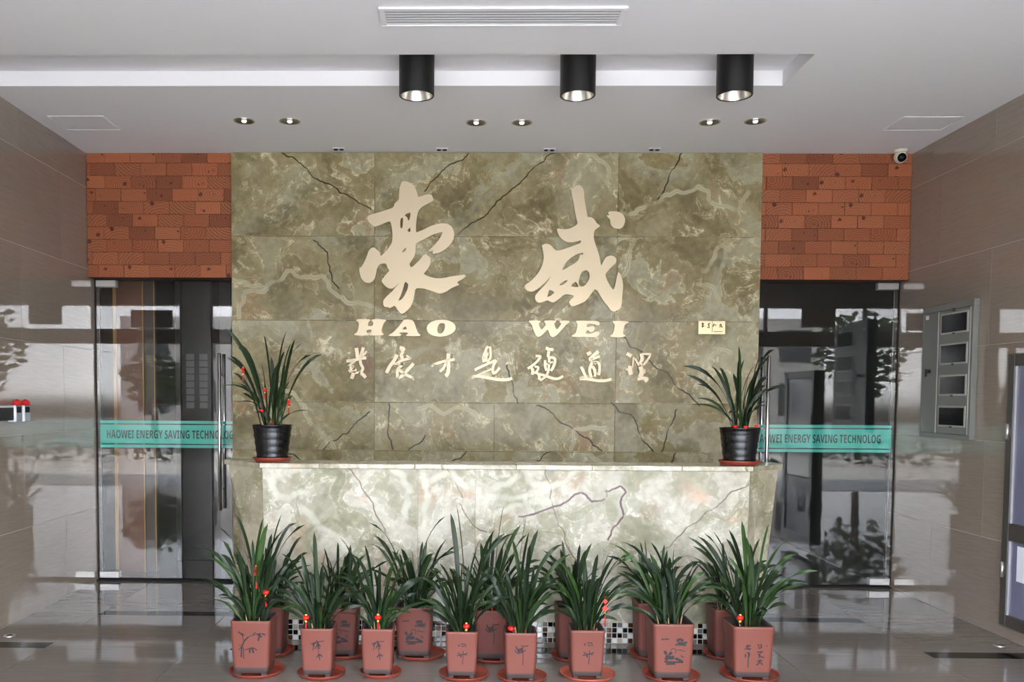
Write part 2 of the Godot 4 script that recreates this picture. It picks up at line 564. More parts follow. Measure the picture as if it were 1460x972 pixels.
# ------------------------------------------------------------------ the setting
func setting() -> void:
	# floor: tiles in a bed of grout, dark inlay strips
	var fl := structure("floor")
	put("grout_bed", span(Vector3(XL - .2, -.25, -.2), Vector3(XR + .2, -.006, 7.05)), M.grout, fl)
	var xs := [XL]
	for k in 7:
		xs.append(-2.27 + .805 * k)
	xs.append(XR)
	var zs := [-.2]
	for k in 9:
		zs.append(.115 + .77 * k)
	zs.append(7.05)
	for i in xs.size() - 1:
		for j in zs.size() - 1:
			var a := Vector3(xs[i] + .0012, -.02, zs[j] + .0012)
			var b := Vector3(xs[i + 1] - .0012, 0, zs[j + 1] - .0012)
			put("floor_tile", span(a, b, 0.0008, Vector2(.45, .9), Vector2(rng.randf(), rng.randf())), M["tile%d" % rng.randi_range(0, 2)], fl)
	for s in [[-2.27, 2.555, .838, .943], [XL + .002, -2.26, 1.597, 1.708], [2.573, XR - .002, 1.597, 1.708], [-1.24, 1.52, 1.597, 1.708]]:
		put("inlay_strip", span(Vector3(s[0], -.015, s[2]), Vector3(s[1], .0006, s[3])), M.inlay, fl)
	# side walls: marble courses
	for side in 2:
		var wl := structure("wall_left" if side == 0 else "wall_right")
		var x0 := XL if side == 0 else XR
		var sg := -1.0 if side == 0 else 1.0
		put("wall_core", span(Vector3(x0 + sg * .02, -.2, -3.2), Vector3(x0 + sg * .2, 3.5, 7.05)), M.paint, wl)
		put("panel_bed", span(Vector3(x0 + sg * .001, 0, -.2), Vector3(x0 + sg * .03, CEIL, 7.0)), M.grout_pale, wl)
		var ys := [0.0, .556, 1.143, 1.724, 2.307, 2.891, CEIL]
		for j in 6:
			var z := -.2
			var first := .62 if j % 2 == 0 else 1.2
			while z < 7.0:
				var z2 := minf(z + first, 7.0)
				first = 1.166
				if z2 > 6.8:
					z2 = 7.0
				put("marble_panel", span(Vector3(x0 + sg * .018, ys[j] + .001, z + .0008), Vector3(x0, ys[j + 1] - .001, z2 - .0008), 0.0008, Vector2(.6, 1.1), Vector2(rng.randf(), rng.randf())), M["marble%d" % rng.randi_range(0, 2)], wl)
				z = z2
	# back wall: onyx slabs and the end-grain wood headers above the doors
	var wb := structure("wall_back")
	var sx0 := -1.64
	var sx1 := 2.15
	var top := CEIL
	put("wall_core", span(Vector3(sx0 + .01, -.2, -.14), Vector3(sx1 - .01, 3.5, .008)), M.room_dark, wb)
	var cx := [sx0, -.607, .262, 1.132, sx1]
	var cy := [top - .003, 2.541, 1.941, 1.351, 1.0, .5, .003]
	for j in 6:
		for i in 4:
			if i == 2 and j < 3:
				continue
			var far: float = cx[i + 1] if i != 1 or j >= 3 else cx[3]
			put("stone_slab", span(Vector3(cx[i] + .0006, cy[j + 1] + .0006, .006), Vector3(far - .0006, cy[j] - .0006, .03), .0012, Vector2(1 / 3.79, 1 / 2.13), Vector2(1.64 / 3.79, CEIL / 2.13)), M.wall_onyx, wb)
	for side in 2:
		var hd := Node3D.new()
		hd.name = "wood_header"
		wb.add_child(hd, true)
		var a := XL + .002 if side == 0 else sx1
		var b := sx0 if side == 0 else XR - .0005
		var core := put("backing", span(Vector3(a, 2.255, -.2), Vector3(b, 3.4, -.012)), M.wood_gap, hd)
		core.cast_shadow = GeometryInstance3D.SHADOW_CASTING_SETTING_ON
		var bw := .1865
		var rows := 10
		var bh := (CEIL - 2.247) / (rows - .22)
		for j in rows:
			var y1 := CEIL - maxf(0.0, (j - .22) * bh)
			var y0 := CEIL - (j + .78) * bh
			var x = a - bw * (rng.randf() if side == 0 else [.3, .2, .8, .28, .8, .3, .8, .28, .8, .3][j])
			while x < b:
				var l := maxf(x, a)
				var r := minf(x + bw, b)
				if r - l > .012:
					var u := Vector2(rng.randi_range(0, 3) / 4.0, rng.randi_range(0, 7) / 8.0)
					var s := Vector2(.245 / bw, .12 / bh)
					var proud := rng.randf_range(-.0015, .0015)
					var mid := Vector2((x + bw / 2) * s.x, -(y0 + bh / 2) * s.y)
					put("wood_block", span(Vector3(l + .0008, y0 + .0008, -.06), Vector3(r - .0008, y1 - .0008, proud), .0015, s, u + Vector2(.125, .0625) - mid), M.wood, hd)
				x += bw
		put("bottom_board", span(Vector3(a, 2.2475, -.2), Vector3(b, 2.2555, -.004)), M.wood_gap, hd)
	# ceiling with its long recess
	var ce := structure("ceiling")
	put("ceiling_board", span(Vector3(XL - .2, CEIL, -3.2), Vector3(XR + .2, CEIL + .3, 1.383)), M.paint, ce)
	put("ceiling_board", span(Vector3(XL - .2, CEIL, 1.842), Vector3(XR + .2, CEIL + .3, 7.1)), M.paint, ce)
	put("ceiling_board", span(Vector3(1.80, CEIL, 1.383), Vector3(XR + .2, CEIL + .3, 1.842)), M.paint, ce)
	put("recess_board", span(Vector3(XL - .2, CEIL + .083, 1.383), Vector3(1.80, CEIL + .3, 1.842)), M.paint, ce)
	# entrance: a glazed front open at this hour, posts, header and light above it
	var wf := structure("wall_front")
	put("fascia", span(Vector3(XL - 6, 2.80, 7.0), Vector3(XR + 6, 4.8, 7.2)), M.building, wf)
	put("header_beam", span(Vector3(XL - .2, 2.21, 7.0), Vector3(XR + .2, 2.43, 7.16)), M.frame_dark, wf)
	put("corner_pier", span(Vector3(XL - .2, 0, 6.98), Vector3(XL + .12, 2.8, 7.2)), M.marble0, wf)
	put("corner_pier", span(Vector3(XR - .12, 0, 6.98), Vector3(XR + .2, 2.8, 7.2)), M.marble0, wf)
	put("dark_leaf", span(Vector3(-1.66, 0, 6.86), Vector3(-1.16, 2.8, 6.92), .004), M.frame_dark, wf)
	put("sign_board", span(Vector3(-1.0, 2.46, 7.0), Vector3(-.36, 2.72, 7.05), .004), M.frame_dark, wf)
	put("sign_board", span(Vector3(.72, 2.50, 7.0), Vector3(1.22, 2.8, 7.05), .004), M.frame_dark, wf)
	for x in [-1.25, .25, 1.75]:
		put("mullion", span(Vector3(x - .025, 2.43, 7.05), Vector3(x + .025, 2.8, 7.11)), M.frame_dark, wf)
	for x in [-1.98, 1.95]:
		put("post", span(Vector3(x - .04, 0, 7.03), Vector3(x + .04, 2.21, 7.13)), M.frame_dark, wf)
	# dim rooms behind the two glass doors
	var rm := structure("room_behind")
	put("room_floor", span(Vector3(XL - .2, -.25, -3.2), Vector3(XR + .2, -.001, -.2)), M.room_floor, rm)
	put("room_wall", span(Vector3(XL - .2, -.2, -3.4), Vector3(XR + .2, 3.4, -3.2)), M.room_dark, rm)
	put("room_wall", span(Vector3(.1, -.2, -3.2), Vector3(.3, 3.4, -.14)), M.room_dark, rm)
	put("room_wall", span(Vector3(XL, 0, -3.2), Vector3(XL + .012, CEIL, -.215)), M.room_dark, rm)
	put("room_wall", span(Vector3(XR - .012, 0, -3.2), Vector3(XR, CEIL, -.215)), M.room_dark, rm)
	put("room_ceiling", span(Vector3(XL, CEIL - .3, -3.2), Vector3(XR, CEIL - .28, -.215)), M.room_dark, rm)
	put("wood_panel", span(Vector3(-2.665, 0, -.50), Vector3(-2.455, 2.7, -.45)), M.room_wood, rm)
	put("wood_panel", span(Vector3(-2.455, 0, -.52), Vector3(-2.375, 2.7, -.47)), M.room_wood_dark, rm)
	put("gold_strip", span(Vector3(-2.688, 0, -.50), Vector3(-2.664, 2.7, -.44)), M.gold_strip, rm)
	put("gold_strip", span(Vector3(-2.46, 0, -.45), Vector3(-2.453, 2.7, -.444)), M.gold_strip, rm)
	put("gold_strip", span(Vector3(-2.378, 0, -.47), Vector3(-2.371, 2.7, -.464)), M.gold_strip, rm)
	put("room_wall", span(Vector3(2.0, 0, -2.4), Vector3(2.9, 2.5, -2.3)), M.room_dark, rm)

func lattice_door() -> void:
	# the dark double door with two columns of small panes in the room behind the left glass door
	var d := structure("door_4", Vector3(-2.2, 0, -1.0))
	put("door_leaf", span(Vector3(-.125, 0, -.04), Vector3(.125, 2.35, 0), .003), M.door_black, d)
	put("door_jamb", span(Vector3(-.17, 0, -.06), Vector3(-.128, 2.4, .03), .003), M.door_black, d)
	put("door_jamb", span(Vector3(.2, 0, -.06), Vector3(.30, 2.4, .03), .003), M.door_black, d)
	for c in 2:
		for k in 8:
			var x := -.088 + c * .112
			var y := 1.29 + k * .058
			put("pane", span(Vector3(x, y, -.002), Vector3(x + .07, y + .05, .004), .001), M.door_pane, d)

func glass_door(side: int) -> void:
	# a frameless leaf with patch fittings, a long bar handle on both faces and a lettered film
	var d := structure("door_%d" % (side + 1))
	var z := -.12
	var hinge := -2.688 if side == 0 else 3.203
	var far := -1.60 if side == 0 else 2.10
	var sg := 1.0 if side == 0 else -1.0
	var x0 := minf(hinge, far)
	var x1 := maxf(hinge, far)
	put("glass_pane", span(Vector3(x0, .022, z - .012), Vector3(x1, 2.246, z), .001), M.glass, d)
	put("threshold", span(Vector3(x0 - .02, 0, z - .04), Vector3(x1, .012, z + .03), .003), M.dark_gap, d)
	put("top_rail", span(Vector3(x0 - .02, 2.248, z - .02), Vector3(x1, 2.254, z + .012)), M.dark_gap, d)
	put("edge_strip", span(Vector3(hinge - sg * .012, .02, z - .014), Vector3(hinge - sg * .001, 2.246, z + .001)), M.dark_gap, d)
	for y in [2.19, .022]:
		put("patch_fitting", span(Vector3(hinge + sg * .004, y, z - .03), Vector3(hinge + sg * .155, y + .052, z + .016), .004), M.steel, d)
	var hx := -1.757 if side == 0 else 2.255
	for f in [1.0, -1.0]:
		var st := begin()
		st.set_smooth_group(0)
		var zz: float = z + f * .062 if f > 0 else z - .012 - .055
		tube(st, [Vector3(hx, .545, zz), Vector3(hx, 1.705, zz)], .0135, 14)
		for y in [.70, 1.55]:
			tube(st, [Vector3(hx, y, zz), Vector3(hx, y, z if f > 0 else z - .012)], .008, 8)
		put("bar_handle", done(st), M.chrome, d)
	# film on the back of the pane: two thin lines are left out of it
	var ft := 1.2045
	var zf := z - .0135
	var fa := x0 + .012 if side == 0 else x0
	var fb := x1 if side == 0 else x1 - .012
	var fm := begin()
	for b in [[ft - .022, ft], [ft - .172, ft - .030], [ft - .2015, ft - .180]]:
		box(fm, Vector3((fa + fb) / 2, (b[0] + b[1]) / 2, zf), Vector3(fb - fa, b[1] - b[0], .0006))
	var film := put("film_band", done(fm), M.film, d)
	film.set_meta("label", "teal film band with two thin clear lines")
	var words := TextMesh.new()
	var font := SystemFont.new()
	font.font_names = PackedStringArray(["Droid Sans"])
	font.font_weight = 700
	words.font = font
	words.text = "HAOWEI ENERGY SAVING TECHNOLOGY" if side == 0 else "HAOWEI ENERGY SAVING TECHNOLOG"
	words.font_size = 64
	words.pixel_size = .001
	words.depth = .0008
	words.curve_step = 1.0
	var box_ := words.get_aabb()
	var want := Vector2(.985, .0635) if side == 0 else Vector2(.918, .0635)
	var l := MeshInstance3D.new()
	l.name = "lettering"
	l.mesh = words
	l.material_override = M.ink
	d.add_child(l, true)
	var sc := Vector3(want.x / box_.size.x, want.y / (box_.size.y if box_.size.y < .06 else box_.size.y), 1)
	l.scale = sc
	var left := -2.625 if side == 0 else 2.195
	l.position = Vector3(left - box_.position.x * sc.x, ft - .134 - box_.position.y * sc.y, zf + .0006)
	l.set_meta("label", "black capital lettering on the teal band")

# ------------------------------------------------------------------ brass lettering
func wall_point(p: Vector2) -> Vector2:
	return Vector2(-3.29632 + .00500733 * p.x + .0000470683 * p.y, 4.20089 + .0000158 * p.x - .00496905 * p.y)

func cut_character(called: String, label: String, origin: Vector2, scale_: float, outlines: Array, holes: Array, group: String) -> void:
	var c := CSGCombiner3D.new()
	c.name = numbered(called)
	add_child(c, true)
	tag(c, label, "character" if called != "brass_letter" else "letter", group)
	var at := func(p: Vector2) -> Vector2: return wall_point(origin + p / scale_)
	var mid := Vector2.ZERO
	var first := v2(outlines[0])
	for p in first:
		mid += at.call(p) / first.size()
	c.position = Vector3(mid.x, mid.y, .037)
	for set_ in [[outlines, CSGShape3D.OPERATION_UNION, 0.0], [holes, CSGShape3D.OPERATION_SUBTRACTION, .01]]:
		for o in set_[0]:
			var q := PackedVector2Array()
			for p in smooth2(v2(o), true, 1):
				q.append(at.call(p) - mid)
			if Geometry2D.is_polygon_clockwise(q):
				q.reverse()
			var g := CSGPolygon3D.new()
			g.polygon = q
			g.depth = .016 + 2 * set_[2]
			g.position.z = .016 + set_[2]
			g.operation = set_[1]
			g.material = M.brass
			g.name = "cut"
			c.add_child(g, true)
	c.material_override = M.brass

func brush_character(label: String, origin: Vector2, scale_: float, list: Array) -> void:
	var st := begin()
	var at := func(p: Vector2) -> Vector2: return wall_point(origin + p / scale_)
	var c := Vector2.ZERO
	for s in list:
		c += at.call(Vector2(s[1], s[2])) / list.size()
	var rel := func(p: Vector2) -> Vector2: return wall_point(origin + p / scale_) - c
	strokes(st, list, rel, .00498 / scale_, 0.0, .012)
	var o := put("brass_character", done(st), M.brass, self, Vector3(c.x, c.y, .036))
	tag(o, label, "character", "row of small brass characters")

func lettering() -> void:
	var a := Vector2(510, 245)
	cut_character("brass_character", "large brushed-brass Chinese character above the letters HAO, taller of the two with the looped arm", a, 4.631, [
		[297, 62, 330, 64, 362, 78, 385, 108, 398, 145, 401, 166, 425, 160, 455, 149, 490, 149, 497, 165, 507, 188, 470, 208, 425, 230, 402, 258, 392, 300, 386, 350, 386, 395, 395, 397, 440, 378, 490, 353, 545, 338, 590, 340, 622, 358, 640, 395, 638, 435, 618, 475, 580, 510, 540, 533, 503, 541, 495, 535, 503, 516, 480, 525, 462, 524, 490, 500, 520, 470, 545, 435, 567, 395, 530, 402, 490, 415, 455, 435, 415, 455, 385, 472, 383, 500, 382, 540, 360, 580, 341, 605, 354, 632, 385, 605, 420, 570, 432, 550, 455, 541, 462, 552, 478, 560, 484, 590, 475, 620, 455, 650, 433, 672, 470, 690, 520, 702, 570, 700, 620, 688, 665, 682, 700, 679, 720, 683, 695, 705, 665, 720, 655, 730, 675, 742, 650, 752, 620, 765, 585, 790, 545, 803, 515, 795, 470, 778, 425, 766, 383, 766, 376, 800, 368, 850, 350, 890, 320, 920, 288, 942, 262, 910, 243, 880, 225, 893, 207, 900, 195, 890, 180, 893, 167, 880, 166, 850, 185, 825, 220, 795, 250, 760, 277, 726, 255, 752, 225, 772, 195, 765, 170, 740, 155, 718, 175, 690, 195, 665, 210, 650, 195, 630, 190, 605, 170, 602, 145, 607, 128, 630, 118, 680, 105, 715, 75, 733, 45, 728, 20, 700, 10, 660, 10, 628, 20, 632, 40, 600, 60, 555, 72, 520, 90, 500, 110, 496, 130, 515, 148, 530, 150, 557, 175, 535, 205, 500, 228, 465, 232, 420, 228, 370, 218, 322, 180, 335, 140, 352, 115, 362, 95, 350, 70, 325, 65, 300, 75, 285, 120, 272, 180, 255, 240, 234, 243, 212, 260, 195, 275, 183, 276, 150, 280, 110, 288, 80]], [
		[352, 266, 350, 290, 343, 315, 335, 322, 330, 300, 318, 290, 310, 283, 330, 272], [298, 296, 302, 310, 300, 345, 296, 370, 286, 372, 281, 350, 283, 310], [350, 366, 350, 395, 340, 396, 330, 385, 340, 370], [325, 497, 318, 520, 300, 532, 294, 526, 308, 507], [312, 720, 335, 738, 330, 770, 312, 810, 290, 842, 263, 853, 285, 810, 300, 765]], "")
	cut_character("brass_character", "large brushed-brass Chinese character above the letters WEI, with a loose dot at its upper corner", Vector2(740, 255), 4.8625, [
		[410, 43, 435, 55, 449, 85, 451, 130, 460, 190, 470, 240, 474, 266, 500, 264, 525, 285, 540, 310, 565, 325, 540, 342, 520, 360, 516, 400, 525, 440, 545, 495, 560, 545, 569, 605, 585, 570, 605, 538, 635, 529, 660, 537, 675, 555, 672, 580, 650, 600, 620, 630, 597, 660, 610, 700, 632, 740, 655, 772, 670, 720, 680, 670, 688, 643, 700, 650, 715, 690, 723, 740, 717, 800, 713, 870, 700, 900, 660, 921, 632, 908, 625, 890, 590, 850, 560, 800, 550, 780, 527, 760, 505, 790, 470, 840, 430, 862, 372, 886, 352, 868, 349, 848, 368, 828, 385, 808, 350, 800, 315, 797, 280, 830, 240, 857, 215, 848, 200, 838, 160, 855, 130, 856, 115, 840, 113, 808, 140, 775, 180, 735, 205, 700, 225, 665, 200, 700, 160, 738, 125, 765, 92, 782, 60, 775, 38, 752, 45, 730, 80, 710, 120, 670, 150, 625, 170, 575, 173, 530, 165, 485, 158, 460, 180, 447, 215, 453, 238, 478, 262, 498, 310, 487, 370, 465, 430, 443, 428, 425, 410, 430, 370, 440, 330, 438, 295, 415, 272, 385, 262, 347, 270, 342, 310, 350, 350, 345, 390, 325, 407, 308, 398, 280, 388, 230, 378, 170, 366, 120, 361, 88, 375, 62],
		[622, 224, 690, 227, 722, 250, 735, 285, 722, 330, 695, 347, 655, 342, 632, 315, 630, 282, 612, 268, 606, 246, 628, 258, 615, 240]], [
		[448, 508, 440, 528, 425, 517, 415, 560, 385, 585, 340, 610, 295, 637, 315, 595, 345, 555, 390, 525, 420, 515], [465, 629, 487, 645, 492, 685, 470, 725, 443, 747, 418, 738, 415, 710, 424, 665, 440, 640], [340, 696, 328, 718, 305, 733, 277, 737, 300, 712], [397, 709, 415, 750, 385, 748, 360, 742, 375, 722], [212, 764, 250, 785, 225, 805, 195, 820, 203, 795]], "")
	var g := "brass Latin letters under the large characters"
	var b := Vector2(485, 450)
	cut_character("brass_letter", "brass slanted capital letter H", b, 8.588, [[190, 45, 270, 41, 355, 44, 368, 56, 340, 78, 330, 128, 393, 128, 402, 78, 372, 62, 385, 45, 470, 41, 558, 48, 556, 64, 530, 85, 508, 150, 495, 205, 527, 222, 524, 240, 440, 248, 358, 244, 352, 232, 372, 212, 382, 172, 332, 172, 315, 190, 318, 208, 346, 224, 340, 240, 250, 248, 165, 240, 162, 226, 200, 205, 214, 160, 222, 110, 215, 78, 190, 62]], [], g)
	cut_character("brass_letter", "brass slanted capital letter A", b, 8.588, [[770, 55, 800, 46, 840, 46, 880, 55, 900, 75, 920, 130, 940, 190, 955, 218, 982, 235, 975, 248, 890, 252, 805, 248, 800, 237, 828, 222, 825, 207, 720, 207, 722, 222, 745, 232, 738, 248, 660, 254, 590, 248, 592, 236, 640, 210, 700, 150, 750, 85]], [[795, 124, 818, 170, 750, 170]], g)
	cut_character("brass_letter", "brass slanted capital letter O", b, 8.588, [[1240, 48, 1320, 55, 1385, 85, 1415, 130, 1410, 180, 1360, 225, 1290, 252, 1210, 260, 1130, 245, 1075, 210, 1055, 165, 1065, 120, 1110, 78, 1170, 55]], [[1245, 86, 1278, 95, 1286, 130, 1272, 182, 1245, 217, 1213, 222, 1190, 202, 1188, 160, 1203, 115, 1222, 92]], g)
	cut_character("brass_letter", "brass slanted capital letter W", Vector2(660, 450), 9.125, [[862, 65, 940, 58, 1018, 65, 1015, 80, 990, 95, 1000, 140, 1025, 185, 1060, 150, 1085, 115, 1060, 80, 1065, 65, 1130, 58, 1215, 62, 1215, 80, 1190, 95, 1200, 140, 1225, 185, 1260, 140, 1285, 100, 1260, 85, 1265, 65, 1330, 58, 1395, 68, 1390, 85, 1355, 105, 1310, 160, 1260, 215, 1215, 260, 1175, 280, 1145, 265, 1125, 225, 1108, 175, 1070, 215, 1030, 255, 985, 278, 955, 262, 930, 210, 910, 150, 895, 105, 860, 80]], [], g)
	cut_character("brass_letter", "brass slanted capital letter E", Vector2(810, 450), 9.723, [[110, 72, 180, 66, 280, 70, 380, 68, 430, 80, 446, 105, 438, 130, 405, 138, 380, 120, 330, 108, 275, 110, 262, 122, 262, 158, 290, 155, 330, 140, 365, 145, 375, 175, 360, 215, 330, 230, 300, 222, 285, 200, 252, 198, 245, 225, 250, 245, 300, 250, 345, 240, 390, 215, 430, 215, 442, 240, 430, 270, 390, 295, 330, 298, 200, 293, 110, 296, 58, 288, 52, 275, 90, 255, 115, 225, 125, 170, 138, 110, 112, 92]], [], g)
	cut_character("brass_letter", "brass slanted capital letter I", Vector2(810, 450), 9.723, [[620, 72, 700, 68, 800, 72, 845, 78, 840, 98, 795, 115, 775, 170, 765, 240, 770, 258, 800, 268, 790, 290, 720, 298, 640, 295, 582, 288, 582, 272, 620, 255, 640, 200, 650, 140, 648, 115, 618, 92]], [], g)
	brush_character("first small brass character of the row, below the letter H", b, 8.588, [[40, 94, 452, 97, 470], [46, 186, 398, 195, 450, 202, 520], [42, 275, 392, 258, 450, 232, 520], [28, 316, 438, 285, 475, 255, 505], [38, 308, 520, 240, 528, 150, 552, 62, 562], [30, 165, 560, 110, 605, 75, 640], [32, 75, 640, 155, 625], [28, 150, 630, 90, 692], [30, 95, 690, 170, 690], [34, 232, 540, 238, 600, 272, 650, 245, 695], [25, 185, 660, 160, 700], [44, 152, 690, 140, 740, 124, 782], [40, 215, 700, 265, 725, 300, 768], [30, 155, 706, 235, 706]])
	brush_character("second small brass character of the row, between the letters H and A", b, 8.588, [[42, 722, 392, 775, 405, 765, 425, 735, 432], [34, 770, 440, 730, 490, 760, 508, 738, 530], [42, 690, 480, 650, 560, 600, 620, 558, 708], [32, 855, 525, 760, 545, 680, 590], [22, 805, 490, 862, 528], [26, 640, 590, 720, 600, 770, 600], [36, 770, 590, 700, 650, 690, 700, 695, 772], [38, 893, 590, 830, 660, 760, 740, 700, 775], [36, 700, 660, 780, 720, 850, 755, 888, 770], [20, 880, 760, 893, 800]])
	brush_character("third small brass character of the row, simplest one below the letter O", b, 8.588, [[46, 1326, 465, 1320, 540, 1326, 640, 1318, 715, 1285, 745], [34, 1140, 608, 1200, 582, 1300, 552, 1398, 540], [52, 1132, 605, 1142, 625], [32, 1298, 570, 1270, 640, 1218, 690]])
	brush_character("fourth small brass character of the row, on a long flat base stroke with a dot", Vector2(660, 450), 9.125, [[34, 335, 400, 310, 420, 290, 480, 265, 540, 275, 610], [30, 355, 400, 362, 470, 367, 540, 320, 610], [40, 285, 505, 335, 505], [54, 292, 525, 300, 600], [34, 432, 582, 340, 622, 230, 672, 155, 712], [34, 440, 582, 402, 640, 386, 720, 400, 760, 440, 735, 482, 678], [20, 390, 692, 280, 735, 190, 778], [40, 128, 800, 200, 790, 300, 808, 420, 832, 520, 842, 600, 835, 645, 818], [30, 130, 790, 126, 828], [44, 574, 610, 588, 630]])
	brush_character("fifth small brass character of the row, below the letter W", Vector2(660, 450), 9.125, [[32, 952, 525, 1028, 525, 970, 600, 900, 660, 848, 690], [36, 902, 680, 915, 720, 910, 772], [28, 940, 662, 998, 672, 962, 740, 935, 750], [40, 1085, 420, 1130, 440, 1182, 440], [36, 1125, 460, 1112, 540], [34, 1110, 542, 1200, 546, 1208, 600, 1180, 680, 1150, 720], [34, 1076, 580, 1076, 660, 1092, 720], [24, 1090, 632, 1180, 602], [30, 1130, 560, 1126, 650, 1116, 740, 1080, 800, 1010, 848], [34, 960, 742, 1000, 772, 1000, 838], [34, 1000, 762, 1100, 790, 1180, 822, 1250, 826, 1312, 788]])
	brush_character("sixth small brass character of the row, below the letter E", Vector2(810, 450), 9.723, [[62, 288, 500, 308, 545], [46, 428, 492, 350, 560, 305, 608], [35, 448, 560, 300, 620], [38, 350, 632, 318, 700, 302, 760, 332, 858], [38, 352, 640, 438, 650, 448, 740, 434, 826], [38, 372, 650, 402, 662], [40, 342, 706, 376, 742, 382, 800], [34, 400, 782, 372, 848], [25, 390, 792, 440, 802], [38, 188, 708, 216, 770, 250, 838], [30, 168, 865, 260, 850], [40, 175, 876, 300, 882, 420, 906, 540, 904, 612, 880]])
	brush_character("last small brass character of the row, below and beyond the letter I", Vector2(810, 450), 9.723, [[48, 818, 520, 885, 562], [22, 920, 570, 905, 690, 900, 720], [28, 935, 590, 990, 690], [62, 872, 695, 862, 760, 882, 820], [25, 800, 745, 840, 745], [46, 1015, 525, 1042, 600, 1012, 640], [30, 1030, 526, 1158, 530], [30, 1148, 542, 1100, 630, 1042, 690], [30, 990, 642, 1050, 692], [62, 1012, 705, 1040, 780, 1002, 855], [40, 1062, 742, 1062, 800], [42, 970, 885, 1060, 862, 1118, 876, 1072, 915]])
	# the small gold plaque at the side
	var p := thing("gold_plaque", "small shiny gold plaque with four dark characters fixed to the onyx wall", "plaque", Vector3(1.811, 1.90, .031))
	put("plate", box_mesh(Vector3(0, 0, .004), Vector3(.195, .098, .008), .003), M.gold, p)
	var st := begin()
	var id := func(q: Vector2) -> Vector2: return Vector2((q.x - 560) * .000305, (450 - q.y) * .000305)
	strokes(st, [[26, 320, 360, 375, 370], [26, 345, 335, 345, 450], [20, 310, 420, 385, 415], [24, 470, 365, 520, 350], [26, 490, 350, 480, 400, 510, 420], [22, 455, 440, 515, 455], [26, 590, 430, 610, 360], [22, 630, 380, 660, 400], [28, 740, 410, 775, 360], [24, 770, 380, 800, 450], [20, 735, 440, 790, 420], [10, 570, 300, 568, 560], [14, 600, 545, 810, 540]], id, .000305, .0078, .0088)
	put("inscription", done(st), M.gold_ink, p)

